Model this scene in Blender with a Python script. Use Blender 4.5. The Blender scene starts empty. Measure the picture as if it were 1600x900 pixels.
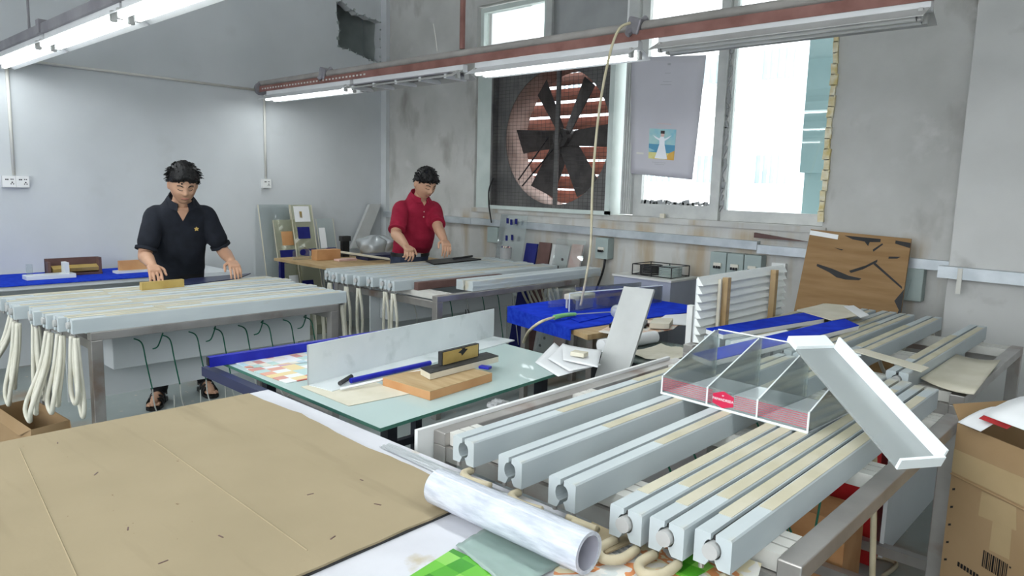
import bpy, bmesh, math, random
from mathutils import Vector, Matrix, Euler, noise
from math import sin, cos, pi, radians
random.seed(7)
SC = bpy.context.scene
COL = SC.collection
# ---------------------------------------------------------------- camera
CW, CD, CH = 6.76, 5.10, 1.55            # camera: distance to left wall, to window wall, height
YAW, PITCH, ROLL, FPX = radians(42.8), radians(8.04), radians(1.56), 1128.0
def cam_axes():
    f0 = Vector((-sin(YAW), cos(YAW), 0)); r0 = Vector((cos(YAW), sin(YAW), 0)); u0 = Vector((0, 0, 1))
    f = f0*cos(PITCH) - u0*sin(PITCH); u = u0*cos(PITCH) + f0*sin(PITCH)
    return r0*cos(ROLL) + u*sin(ROLL), u*cos(ROLL) - r0*sin(ROLL), f
AR, AU, AF = cam_axes()
CAMP = Vector((CW, -CD, CH))
cd = bpy.data.cameras.new('camera'); cam = bpy.data.objects.new('camera', cd); COL.objects.link(cam)
cd.sensor_width = 36; cd.lens = FPX/1600*36; cd.clip_start = 0.05; cd.clip_end = 200
cam.matrix_world = Matrix(((AR.x, AU.x, -AF.x, CAMP.x), (AR.y, AU.y, -AF.y, CAMP.y), (AR.z, AU.z, -AF.z, CAMP.z), (0, 0, 0, 1)))
SC.camera = cam
# pixel -> point on a plane the thing really touches
def ray(x, y): return AF + AR*((x-800)/FPX) - AU*((y-450)/FPX)
def pz(x, y, h): d = ray(x, y); return CAMP + d*((h-CAMP.z)/d.z)
def px(x, y, X): d = ray(x, y); return CAMP + d*((X-CAMP.x)/d.x)
def py(x, y, Y): d = ray(x, y); return CAMP + d*((Y-CAMP.y)/d.y)
# ---------------------------------------------------------------- sky, exposure
w = bpy.data.worlds.new('overcast_sky'); SC.world = w; w.use_nodes = True
bg = w.node_tree.nodes['Background']; bg.inputs[0].default_value = (0.93, 0.97, 1.0, 1); bg.inputs[1].default_value = 5.7
SC.view_settings.view_transform = 'Standard'; SC.view_settings.look = 'None'
SC.view_settings.exposure = 0.0; SC.view_settings.gamma = 1.0; SC.view_settings.use_curve_mapping = False
LAMP_W = 4.7
# ---------------------------------------------------------------- materials
MATS = {}
def nt(m): m.use_nodes = True; return m.node_tree.nodes, m.node_tree.links
def M(name, c1, c2=None, scale=6.0, rough=0.5, metal=0.0, bump=0.0, bscale=None, stretch=(1, 1, 1), lo=.35, hi=.65, spec=0.25, detail=5, coat=0):
    """procedural surface: two colours mixed by noise, optional fine relief"""
    if name in MATS: return MATS[name]
    m = bpy.data.materials.new(name); n, l = nt(m); b = n['Principled BSDF']
    b.inputs['Roughness'].default_value = rough; b.inputs['Metallic'].default_value = metal
    b.inputs['Specular IOR Level'].default_value = spec
    if coat: b.inputs['Coat Weight'].default_value = coat
    c2 = c2 or tuple(min(1, x*1.08) for x in c1)
    tc = n.new('ShaderNodeTexCoord'); mp = n.new('ShaderNodeMapping'); mp.inputs['Scale'].default_value = stretch
    l.new(tc.outputs['Object'], mp.inputs[0])
    nz = n.new('ShaderNodeTexNoise'); nz.inputs['Scale'].default_value = scale; nz.inputs['Detail'].default_value = detail
    l.new(mp.outputs[0], nz.inputs[0])
    cr = n.new('ShaderNodeValToRGB'); cr.color_ramp.elements[0].position = lo; cr.color_ramp.elements[1].position = hi
    cr.color_ramp.elements[0].color = (*c1, 1); cr.color_ramp.elements[1].color = (*c2, 1)
    l.new(nz.outputs[0], cr.inputs[0]); l.new(cr.outputs[0], b.inputs['Base Color'])
    if bump:
        n2 = n.new('ShaderNodeTexNoise'); n2.inputs['Scale'].default_value = bscale or scale*6; n2.inputs['Detail'].default_value = 4
        l.new(mp.outputs[0], n2.inputs[0]); bp = n.new('ShaderNodeBump'); bp.inputs['Strength'].default_value = bump; bp.inputs['Distance'].default_value = .01
        l.new(n2.outputs[0], bp.inputs['Height']); l.new(bp.outputs[0], b.inputs['Normal'])
    MATS[name] = m; return m
def overlay(m, col, scale, lo, hi, stretch=(1, 1, 1), seed=0.0, zmax=None, zsoft=.15, detail=6):
    """extra stain layer with its own shape over a material made by M"""
    n, l = m.node_tree.nodes, m.node_tree.links; b = n['Principled BSDF']; src = b.inputs['Base Color'].links[0].from_socket
    tc = n.new('ShaderNodeTexCoord'); mp = n.new('ShaderNodeMapping'); mp.inputs['Scale'].default_value = stretch; mp.inputs['Location'].default_value = (seed, seed*1.7, seed*.6)
    l.new(tc.outputs['Object'], mp.inputs[0]); nz = n.new('ShaderNodeTexNoise'); nz.inputs['Scale'].default_value = scale; nz.inputs['Detail'].default_value = detail
    l.new(mp.outputs[0], nz.inputs[0]); mr = n.new('ShaderNodeMapRange'); mr.inputs[1].default_value = lo; mr.inputs[2].default_value = hi
    l.new(nz.outputs[0], mr.inputs[0]); f = mr.outputs[0]
    if zmax is not None:
        sp = n.new('ShaderNodeSeparateXYZ'); l.new(tc.outputs['Object'], sp.inputs[0]); m2 = n.new('ShaderNodeMapRange')
        m2.inputs[1].default_value = zmax; m2.inputs[2].default_value = zmax-zsoft; l.new(sp.outputs[2], m2.inputs[0])
        mu = n.new('ShaderNodeMath'); mu.operation = 'MULTIPLY'; l.new(f, mu.inputs[0]); l.new(m2.outputs[0], mu.inputs[1]); f = mu.outputs[0]
    mx = n.new('ShaderNodeMix'); mx.data_type = 'RGBA'; l.new(f, mx.inputs[0]); l.new(src, mx.inputs[6]); mx.inputs[7].default_value = (*col, 1)
    l.new(mx.outputs[2], b.inputs['Base Color']); return m
def clear(name, tint=(.95, .97, .97), gloss=.09, rough=.02, haze=0.0, hazecol=(.8, .85, .86)):
    """thin clear sheet: mostly see-through, a little mirror, optional milky share"""
    if name in MATS: return MATS[name]
    m = bpy.data.materials.new(name); n, l = nt(m); n.remove(n['Principled BSDF']); out = n['Material Output']
    t = n.new('ShaderNodeBsdfTransparent'); t.inputs[0].default_value = (*tint, 1)
    g = n.new('ShaderNodeBsdfGlossy'); g.inputs['Roughness'].default_value = rough
    fr = n.new('ShaderNodeFresnel'); fr.inputs[0].default_value = 1.45
    ma = n.new('ShaderNodeMath'); ma.operation = 'MULTIPLY_ADD'; ma.inputs[1].default_value = .8; ma.inputs[2].default_value = gloss*.3; l.new(fr.outputs[0], ma.inputs[0])
    mx = n.new('ShaderNodeMixShader'); l.new(ma.outputs[0], mx.inputs[0]); l.new(t.outputs[0], mx.inputs[1]); l.new(g.outputs[0], mx.inputs[2]); s = mx.outputs[0]
    if haze:
        d = n.new('ShaderNodeBsdfDiffuse'); d.inputs[0].default_value = (*hazecol, 1)
        m2 = n.new('ShaderNodeMixShader'); m2.inputs[0].default_value = haze; l.new(s, m2.inputs[1]); l.new(d.outputs[0], m2.inputs[2]); s = m2.outputs[0]
    l.new(s, out.inputs[0]); MATS[name] = m; return m
def emis(name, col, s):
    if name in MATS: return MATS[name]
    m = bpy.data.materials.new(name); n, l = nt(m); b = n['Principled BSDF']; b.inputs['Base Color'].default_value = (*col, 1)
    b.inputs['Emission Color'].default_value = (*col, 1); b.inputs['Emission Strength'].default_value = s; MATS[name] = m; return m
def cells(name, cols, scale, rough=.35, kind='noise', stretch=(1, 1, 1), mixw=.0):
    """printed sheet: irregular colour patches (noise) or square pixels"""
    if name in MATS: return MATS[name]
    m = bpy.data.materials.new(name); n, l = nt(m); b = n['Principled BSDF']; b.inputs['Roughness'].default_value = rough
    tc = n.new('ShaderNodeTexCoord'); mp = n.new('ShaderNodeMapping'); mp.inputs['Scale'].default_value = tuple(scale*s for s in stretch); l.new(tc.outputs['Object'], mp.inputs[0])
    cr = n.new('ShaderNodeValToRGB'); cr.color_ramp.interpolation = 'CONSTANT' if kind != 'soft' else 'LINEAR'
    e = cr.color_ramp.elements
    while len(e) < len(cols): e.new(.5)
    for i, c in enumerate(cols):
        e[i].position = i/len(cols) if kind == 'pixel' else .28+.44*i/len(cols); e[i].color = (*c, 1)
    if kind == 'pixel':
        vm = n.new('ShaderNodeVectorMath'); vm.operation = 'FLOOR'; l.new(mp.outputs[0], vm.inputs[0])
        wn = n.new('ShaderNodeTexWhiteNoise'); l.new(vm.outputs[0], wn.inputs[0]); l.new(wn.outputs[0], cr.inputs[0])
    else:
        nz = n.new('ShaderNodeTexNoise'); nz.inputs['Scale'].default_value = 1; nz.inputs['Detail'].default_value = 3; nz.inputs['Distortion'].default_value = .8
        l.new(mp.outputs[0], nz.inputs[0]); l.new(nz.outputs[0], cr.inputs[0])
    l.new(cr.outputs[0], b.inputs['Base Color']); MATS[name] = m; return m
# ---------------------------------------------------------------- mesh helpers
def B(): return bmesh.new()
def box(bm, x0, x1, y0, y1, z0, z1, bev=0):
    vs = [bm.verts.new((x, y, z)) for x in (x0, x1) for y in (y0, y1) for z in (z0, z1)]
    fs = [bm.faces.new([vs[i] for i in q]) for q in ((0, 1, 3, 2), (4, 6, 7, 5), (0, 4, 5, 1), (2, 3, 7, 6), (0, 2, 6, 4), (1, 5, 7, 3))]
    if bev:
        bmesh.ops.bevel(bm, geom=list({e for f in fs for e in f.edges}), offset=bev, segments=2, profile=.5, affect='EDGES')
    return bm
def obox(bm, c, d, rot=(0, 0, 0), bev=0):
    t = B(); box(t, -d[0]/2, d[0]/2, -d[1]/2, d[1]/2, -d[2]/2, d[2]/2, bev)
    mat = Matrix.Translation(c) @ (rot if isinstance(rot, Matrix) else Euler(rot).to_matrix().to_4x4())
    t.transform(mat); return merge(bm, t)
def merge(bm, t):
    me = bpy.data.meshes.new('tmp'); t.to_mesh(me); t.free(); bm.from_mesh(me); bpy.data.meshes.remove(me); return bm
def poly(bm, pts, vec):
    """extrude a planar polygon by a vector"""
    a = [bm.verts.new(p) for p in pts]; b = [bm.verts.new(Vector(p)+Vector(vec)) for p in pts]; n = len(a)
    bm.faces.new(a); bm.faces.new(b[::-1])
    for i in range(n): bm.faces.new((a[i], b[i], b[(i+1) % n], a[(i+1) % n]))
    return bm
def cyl(bm, p0, p1, r, seg=12, r2=None):
    return tube(bm, [Vector(p0), Vector(p1)], r, seg, r2)
def smooth_path(pts, k=6):
    P = [Vector(p) for p in pts]
    if len(P) < 3: return P
    out = []
    for i in range(len(P)-1):
        a, b, c, d = P[max(i-1, 0)], P[i], P[i+1], P[min(i+2, len(P)-1)]
        for j in range(k):
            t = j/k
            out.append(.5*((2*b)+(c-a)*t+(2*a-5*b+4*c-d)*t*t+(3*b-a-3*c+d)*t**3))
    return out+[P[-1]]
def tube(bm, pts, r, seg=8, r2=None, caps=True):
    P = [Vector(p) for p in pts]; n = len(P)
    d = (P[1]-P[0]).normalized(); up = Vector((0, 0, 1)) if abs(d.z) < .9 else Vector((1, 0, 0))
    u = d.cross(up).normalized(); rings = []
    for i in range(n):
        t = (P[min(i+1, n-1)]-P[max(i-1, 0)])
        if t.length > 1e-9: d = t.normalized()
        u = (u-d*u.dot(d)).normalized(); v = d.cross(u)
        rr = r if r2 is None else r+(r2-r)*i/(n-1)
        rings.append([bm.verts.new(P[i]+(u*cos(2*pi*k/seg)+v*sin(2*pi*k/seg))*rr) for k in range(seg)])
    for i in range(n-1):
        for k in range(seg):
            bm.faces.new((rings[i][k], rings[i][(k+1) % seg], rings[i+1][(k+1) % seg], rings[i+1][k]))
    if caps: bm.faces.new(rings[0][::-1]); bm.faces.new(rings[-1])
    return bm
def lathe(bm, c, prof, seg=20, axis=None):
    """profile of (radius, height) turned about a vertical axis at c"""
    t = B(); rings = []
    for r, h in prof:
        rings.append([t.verts.new((r*cos(2*pi*k/seg), r*sin(2*pi*k/seg), h)) for k in range(seg)])
    for a, b in zip(rings, rings[1:]):
        for k in range(seg): t.faces.new((a[k], a[(k+1) % seg], b[(k+1) % seg], b[k]))
    t.faces.new(rings[0][::-1]); t.faces.new(rings[-1])
    t.transform(Matrix.Translation(c) @ (axis if axis else Matrix.Identity(4))); return merge(bm, t)
def sheet(bm, c, nx, ny, fn, th=.002):
    """bent sheet: fn(u,v) -> point, given a thickness"""
    g = [[bm.verts.new(fn(i/nx, j/ny)) for j in range(ny+1)] for i in range(nx+1)]
    fs = [bm.faces.new((g[i][j], g[i+1][j], g[i+1][j+1], g[i][j+1])) for i in range(nx) for j in range(ny)]
    bmesh.ops.recalc_face_normals(bm, faces=fs)
    bmesh.ops.solidify(bm, geom=fs, thickness=th); return bm
# ---------------------------------------------------------------- objects
ROOT = {}
def obj(name, bm, mat, parent=None, smooth=False, local=False):
    """one mesh object; given in world space, stored relative to its thing's base"""
    bmesh.ops.recalc_face_normals(bm, faces=bm.faces)
    me = bpy.data.meshes.new(name)
    if parent is None and not local:
        xs = [v.co for v in bm.verts]; lo = Vector((min(v[i] for v in xs) for i in range(3))); hi = Vector((max(v[i] for v in xs) for i in range(3)))
        base = Vector(((lo.x+hi.x)/2, (lo.y+hi.y)/2, lo.z))
    else: base = ROOT.get(parent, Vector()) if not local else Vector()
    bm.transform(Matrix.Translation(-base)); bm.to_mesh(me); bm.free()
    if smooth:
        for p in me.polygons: p.use_smooth = True
        if smooth != 'all':
            try: me.set_sharp_from_angle(angle=radians(40))
            except Exception: pass
    me.materials.append(mat if not isinstance(mat, str) else MATS[mat])
    o = bpy.data.objects.new(name, me); COL.objects.link(o)
    if parent is None: o.location = base; ROOT[o] = base
    else: o.parent = parent; ROOT[o] = ROOT.get(parent, Vector())
    return o
def tag(o, label, cat, group=None):
    o['label'] = label; o['category'] = cat
    if group: o['group'] = group
    return o
def thing(name, label, cat, loc=(0, 0, 0), group=None):
    o = bpy.data.objects.new(name, None); COL.objects.link(o); o.location = loc; o.empty_display_size = .05
    ROOT[o] = Vector(loc); return tag(o, label, cat, group)
def struct(name, bm, mat, label=None, parent=None, smooth=False):
    o = obj(name, bm, mat, parent, smooth)
    if parent is None:
        o['kind'] = 'structure'
        if label: o['label'] = label
    return o
def sthing(name, label, loc=(0, 0, 0)):
    o = bpy.data.objects.new(name, None); COL.objects.link(o); o.location = loc; o.empty_display_size = .05
    ROOT[o] = Vector(loc); o['kind'] = 'structure'; o['label'] = label; return o
def bx(*a, **k): return box(B(), *a, **k)
ORD = ['first', 'second', 'third', 'fourth', 'fifth', 'sixth', 'seventh', 'eighth', 'ninth', 'tenth']
# ================================================================ the room
M('white_paint', (.54, .565, .58), (.60, .625, .64), scale=1.3, rough=.55, bump=.03, bscale=60)
overlay(MATS['white_paint'], (.50, .52, .52), 2.2, .62, .8, seed=3)
M('concrete', (.42, .42, .40), (.54, .54, .52), scale=2.2, rough=.85, bump=.12, bscale=30, lo=.3, hi=.7)
overlay(MATS['concrete'], (.27, .255, .23), 3.0, .56, .75, stretch=(1, 1, .5), seed=4)
overlay(MATS['concrete'], (.55, .545, .53), 5.0, .62, .78, seed=8)
overlay(MATS['concrete'], (.40, .33, .24), 2.6, .5, .68, stretch=(2.2, 1, .35), seed=2, zmax=1.33, zsoft=.1)
M('concrete_smooth', (.52, .52, .505), (.60, .60, .585), scale=1.6, rough=.8, bump=.06, bscale=40)
overlay(MATS['concrete_smooth'], (.34, .33, .31), 3.5, .6, .78, seed=11)
M('floor_paint', (.27, .31, .30), (.36, .40, .39), scale=1.5, rough=.32, bump=.03, bscale=50)
overlay(MATS['floor_paint'], (.30, .24, .17), 2.4, .55, .72, seed=5)
overlay(MATS['floor_paint'], (.55, .50, .42), 26, .66, .72, seed=9)
M('ceiling_paint', (.8, .81, .8), rough=.8)
M('alu', (.46, .47, .46), (.55, .56, .54), scale=9, rough=.42, metal=.25)
M('alu_green', (.50, .57, .54), (.58, .64, .61), scale=5, rough=.5)
M('grey_panel', (.30, .31, .31), (.35, .36, .36), scale=4, rough=.7)
M('galv', (.42, .46, .49), (.55, .59, .62), scale=7, rough=.4, metal=.45)
M('box_green', (.30, .36, .35), (.35, .41, .39), scale=5, rough=.5)
M('white_plastic', (.74, .75, .74), (.8, .8, .79), scale=8, rough=.4)
M('conduit', (.62, .61, .56), (.68, .67, .62), scale=8, rough=.5)
M('black', (.012, .012, .013), (.02, .02, .022), scale=10, rough=.4)
M('dark_rubber', (.03, .03, .03), (.05, .05, .05), scale=10, rough=.7)
clear('pane', (.97, .985, .98), gloss=.1)
WX = 10.5; WY = -9.0; CEIL = 4.1
struct('floor', bx(-.2, WX, WY, .2, -.12, 0), MATS['floor_paint'], 'grey-green painted concrete floor with dust and scraps')
struct('ceiling', bx(-.2, WX, WY, .2, CEIL, CEIL+.12), MATS['ceiling_paint'], 'plain pale ceiling above the workshop')
b = bx(-.2, WX, WY-.12, WY, 0, 1.0); box(b, -.2, WX, WY-.12, WY, 3.7, CEIL); box(b, -.2, 2.0, WY-.12, WY, 1.0, 3.7); box(b, 9.8, WX, WY-.12, WY, 1.0, 3.7)
for k in range(1, 4): box(b, 2+k*1.95-.06, 2+k*1.95+.06, WY-.12, WY, 1.0, 3.7)
struct('wall_front', b, MATS['white_paint'], 'white wall with a row of windows behind the viewer')
struct('wall_right', bx(WX, WX+.12, WY, .2, 0, CEIL), MATS['white_paint'], 'plain white wall beyond the benches')
# left wall with the ragged hole knocked through it near the corner
HOLE = [(-.615, 3.40), (-.56, 3.425), (-.50, 3.40), (-.44, 3.36), (-.40, 3.365), (-.36, 3.33), (-.27, 3.335), (-.2, 3.31), (-.12, 3.315), (-.045, 3.30),
        (-.05, 3.22), (-.06, 3.12), (-.045, 3.03), (-.055, 2.93), (-.05, 2.865), (-.14, 2.87), (-.2, 2.875), (-.28, 2.90), (-.37, 2.915), (-.46, 2.945), (-.54, 2.945), (-.60, 2.96),
        (-.605, 3.04), (-.585, 3.12), (-.60, 3.2), (-.62, 3.29)]
def holed(outer, holes, axis_pt, vec):
    bm = B(); es = []
    for lp in [outer]+holes:
        vs = [bm.verts.new(axis_pt(*p)) for p in lp]
        es += [bm.edges.new((vs[i], vs[(i+1) % len(vs)])) for i in range(len(vs))]
    fs = [g for g in bmesh.ops.triangle_fill(bm, use_beauty=True, edges=es)['geom'] if isinstance(g, bmesh.types.BMFace)]
    r = bmesh.ops.extrude_face_region(bm, geom=fs)
    bmesh.ops.translate(bm, verts=[v for v in r['geom'] if isinstance(v, bmesh.types.BMVert)], vec=vec); return bm
wl = struct('wall_left', holed([(WY, 0), (.2, 0), (.2, CEIL), (WY, CEIL)], [HOLE], lambda y, z: Vector((0, y, z)), (-.11, 0, 0)), MATS['white_paint'], 'white painted side wall with a ragged hole near the corner')
b = bx(-.42, -.40, -.95, .2, 2.6, 3.7); box(b, -.4, -.11, .0, .02, 2.6, 3.7); box(b, -.6, -.11, -.95, -.93, 2.6, 3.7); box(b, -.6, -.11, -.95, .2, 3.68, 3.7); box(b, -.6, -.11, -.95, .2, 2.6, 2.62)
M('cavity', (.30, .34, .33), (.40, .44, .43), scale=4, rough=.9)
struct('trim_1', b, MATS['cavity'], 'dark grey-green cavity seen through the hole in the white wall')
b = B()
for i in range(0, len(HOLE), 1):
    y, z = HOLE[i]; obox(b, (.002, y, z), (.012, random.uniform(.012, .035), random.uniform(.01, .03)), (random.uniform(-.6, .6), 0, 0))
struct('trim_2', b, MATS['cavity'], 'crumbled plaster edge around the hole in the white wall')
# window wall: solid pieces around one long opening
X0, X1, Z0, Z1 = 1.48, 4.93, 1.33, 3.27
b = bx(0, WX, 0, .2, 0, Z0); box(b, 0, WX, 0, .2, Z1+.35, CEIL); box(b, 0, X0, 0, .2, Z0, Z1+.35); box(b, X1, WX, 0, .2, Z0, Z1+.35); box(b, X0, 3.30, 0, .2, Z1, Z1+.35)
struct('wall_back', b, MATS['concrete'], 'bare stained concrete wall with the windows and exhaust fan')
struct('trim_3', bx(X0-.02, X1+.03, -.014, .02, Z0-.045, Z0-.005), MATS['concrete'], 'rough concrete sill ledge under the windows')
struct('trim_4', bx(5.74, WX, -.13, -.001, 0, CEIL, bev=.006), MATS['concrete_smooth'], 'smooth grey concrete pillar standing proud of the window wall')
struct('trim_5', bx(.002, .10, -.05, -.001, 0, CEIL), MATS['white_paint'], 'narrow white plaster strip in the room corner')
# windows: outer frames, mullions, sashes with panes
def win(n, x0, x1, z0, z1, y=.06, fr=.05, mat='alu', lab=''):
    t = sthing('window_%d' % n, lab, ((x0+x1)/2, y, z0))
    b = bx(x0, x1, y-.03, y+.04, z0, z0+fr); box(b, x0, x1, y-.03, y+.04, z1-fr, z1); box(b, x0, x0+fr, y-.03, y+.04, z0+fr, z1-fr); box(b, x1-fr, x1, y-.03, y+.04, z0+fr, z1-fr)
    obj('window_frame', b, MATS[mat], t); lo_ = fr+.03*(z0 < 2)
    if z0 < 2: obj('bottom_rail', bx(x0+fr, x1-fr, y-.03, y+.04, z0+fr, z0+lo_), MATS[mat], t)
    obj('pane', bx(x0+fr, x1-fr, y, y+.006, z0+lo_, z1-fr), MATS['pane'], t); return t
win(1, 1.50, 2.36, 2.70, 3.25, fr=.045, mat='alu_green', lab='small bright window pane above the exhaust fan')
win(2, 3.36, 4.13, 1.331, 3.60, fr=.075, lab='tall sliding window sash behind the pale poster')
win(3, 4.11, 4.93, 1.331, 3.60, y=.10, fr=.05, lab='tall sliding window sash next to the plywood sheet')
b = bx(2.36, 2.43, .0, .14, 2.68, Z1); box(b, 1.5, 3.30, .0, .14, 2.645, 2.70)
struct('trim_6', b, MATS['alu'], 'grey window transom and post above the exhaust fan')
struct('trim_7', bx(3.26, 3.36, -.01, .14, 1.34, 3.6), MATS['alu'], 'wide grey aluminium post between fan and windows')
b = B()
for k in range(4): box(b, 3.275+k*.022, 3.285+k*.022, -.018, -.008, 1.35, 2.66)
struct('trim_8', b, MATS['alu'], 'raised ribs on the wide aluminium post')
t = thing('blanking_panel', 'dark grey board filling the upper window above the fan', 'panel', (2.84, .04, 2.70))
b = B(); sheet(b, 0, 10, 8, lambda u, v: Vector((2.43+.83*u, .03+.012*sin(u*9+v*4)*v, 2.70+.56*v)), .006); obj('board', b, MATS['grey_panel'], t, smooth='all')
obj('edge_strip', bx(3.235, 3.26, -.0, .03, 2.70, 3.26), MATS['white_plastic'], t)
# yellowed sealing foam and torn tape along the right window
M('foam', (.62, .50, .22), (.78, .74, .60), scale=14, rough=.8)
b = B()
for k in range(26):
    z = 1.40+k*.07; obox(b, (4.925+random.uniform(-.006, .006), -.012, z), (random.uniform(.03, .05), .02, .075), (0, random.uniform(-.1, .1), 0))
struct('trim_9', b, MATS['foam'], 'yellowed sealing foam along the right edge of the window')
b = B()
for k in range(30):
    z = 1.42+k*.045; obox(b, (4.135+random.uniform(-.01, .012), .06, z), (random.uniform(.012, .04), .01, random.uniform(.03, .06)), (0, random.uniform(-.5, .5), 0))
struct('trim_10', b, MATS['grey_panel'], 'torn dark sealant along the middle window post')
b = B()
for k in range(16):
    x = 3.45+k*.04+random.uniform(-.01, .01); obox(b, (x, .05, 1.445+random.uniform(-.004, .008)), (random.uniform(.03, .07), .01, random.uniform(.015, .045)), (0, random.uniform(-.3, .3), 0))
struct('trim_11', b, MATS['grey_panel'], 'torn grey tape scraps along the bottom of the poster window')
# ---------------------------------------------------------------- outside: pale building and teal pillar beyond the glass
M('out_white', (.78, .79, .79), rough=.9); M('out_teal', (.17, .26, .27), (.19, .28, .29), scale=2, rough=.8); M('out_glass', (.20, .25, .28), (.28, .32, .33), scale=1, rough=.3)
t = thing('building', 'pale building seen through the windows with rows of barred windows', 'building', (2.5, 14, -4))
obj('facade', bx(-14, 9, 14, 15, -4, 12), MATS['out_white'], t)
for r_ in range(3):
    for c_ in range(7):
        x = -9.0+c_*1.75; z = -.95+r_*2.75
        o = obj('window', bx(x, x+.85, 13.9, 14.0, z, z+.75), MATS['out_glass'], t)
        b = B()
        for k in range(5): box(b, x+k*.2, x+k*.2+.04, 13.84, 13.9, z, z+.75)
        obj('window_bars', b, MATS['out_white'], o)
    obj('ledge', bx(-14, 9, 13.6, 14.0, -1.2+r_*2.75, -1.1+r_*2.75), MATS['out_white'], t)
t = thing('outside_pillar', 'teal painted pillar just outside the right window', 'pillar', (4.72, .95, 0))
obj('upper_shaft', bx(4.425, 5.15, .8, 1.1, 1.72, 5), MATS['out_teal'], t); obj('lower_shaft', bx(4.455, 5.15, .83, 1.1, 0, 1.72), MATS['out_teal'], t)
# ---------------------------------------------------------------- exhaust fan
M('fan_dark', (.045, .042, .042), (.075, .07, .068), scale=8, rough=.6); M('fan_frame', (.10, .10, .10), (.16, .155, .15), scale=6, rough=.6)
M('louvre_red', (.23, .085, .055), (.33, .14, .10), scale=6, rough=.6, stretch=(1, 1, 5))
fx0, fx1, fz0, fz1 = 1.75, 3.12, 1.36, 2.64; fcx, fcz, fr_ = 2.47, 2.0, .615
t = thing('exhaust_fan', 'large square exhaust fan with dark blades behind wire mesh', 'fan', (fcx, .1, fz0))
circ = [(fcx+fr_*cos(2*pi*k/48), fcz+fr_*sin(2*pi*k/48)) for k in range(48)]
obj('face_plate', holed([(fx0, fz0), (fx1, fz0), (fx1, fz1), (fx0, fz1)], [circ], lambda x, z: Vector((x, .05, z)), (0, .012, 0)), MATS['fan_frame'], t)
b = B(); ring = [Vector((x, .05, z)) for x, z in circ]
for i in range(48):
    a, c = ring[i], ring[(i+1) % 48]; b.faces.new([b.verts.new(v) for v in (a, c, c+Vector((0, .3, 0)), a+Vector((0, .3, 0)))])
obj('throat_ring', b, M('throat', (.36, .26, .22), (.44, .33, .29), scale=5, rough=.6), t)
b = bx(fx0, fx1, -.03, .4, fz0-.02, fz0); box(b, fx0, fx1, -.03, .4, fz1, fz1+.02); box(b, fx0-.02, fx0, -.03, .4, fz0, fz1); obj('housing', b, MATS['fan_frame'], t)
b = bx(3.12, 3.17, -.04, .4, fz0-.03, fz1+.02); box(b, fx0, 3.17, -.04, -.02, fz0-.035, fz0); obj('housing_edge', b, MATS['alu_green'], t)
obj('side_panel', bx(1.49, fx0-.02, .02, .06, Z0, 2.645), MATS['alu_green'], t)
for k in range(9):
    z = fz0+.10+k*.138; b = B(); obox(b, (fcx-.02, .40, z), (1.26, .012, .135), (radians(-32), 0, 0)); obj('louvre', b, MATS['louvre_red'], t)
for k in range(6):
    a = radians(2+60*k); b = B()
    n_ = 8
    def blade(u, v, a=a):
        r = .07+u*.49; wd = (.07+.04*u); s = (v-.5)*2*wd
        return Vector((fcx+r*cos(a)-s*sin(a), .20+(v-.5)*.10, fcz+r*sin(a)+s*cos(a)))
    sheet(b, 0, n_, 3, blade, .006); obj('blade', b, MATS['fan_dark'], t)
b = B(); cyl(b, (fcx, .12, fcz), (fcx, .27, fcz), .085, 20); cyl(b, (fcx, .10, fcz), (fcx, .12, fcz), .04, 16); obj('hub', b, MATS['fan_dark'], t, smooth=True)
b = B(); box(b, fcx-.03, fcx+.012, .085, .105, fz0, fz1); obj('support_bar', b, MATS['fan_frame'], t)
b = B(); tube(b, [(fcx-.12, .10, fcz), (1.87, .09, 1.47)], .007, 6); tube(b, [(fcx-.05, .10, fcz-.1), (1.93, .09, 1.44)], .007, 6); obj('drive_belt', b, MATS['black'], t)
b = bx(1.80, 2.0, .07, .2, 1.39, 1.53); cyl(b, (1.88, .055, 1.46), (1.88, .09, 1.46), .05, 16); obj('motor', b, MATS['fan_dark'], t)
b = B()
for k in range(28): x = fx0+k*(fx1-fx0)/27; cyl(b, (x, -.012, fz0), (x, -.012, fz1), .0016, 4)
for k in range(40): z = fz0+k*(fz1-fz0)/39; cyl(b, (fx0, -.012, z), (fx1, -.012, z), .0013, 4)
o = obj('wire_mesh', b, MATS['fan_dark'], t)
b = B(); tube(b, smooth_path([(1.77, -.03, 1.62), (1.74, -.05, 1.5), (1.745, -.05, 1.36), (1.79, -.075, 1.27), (1.81, -.075, 1.19)]), .007, 6); obj('power_cable', b, MATS['black'], t)
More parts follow.
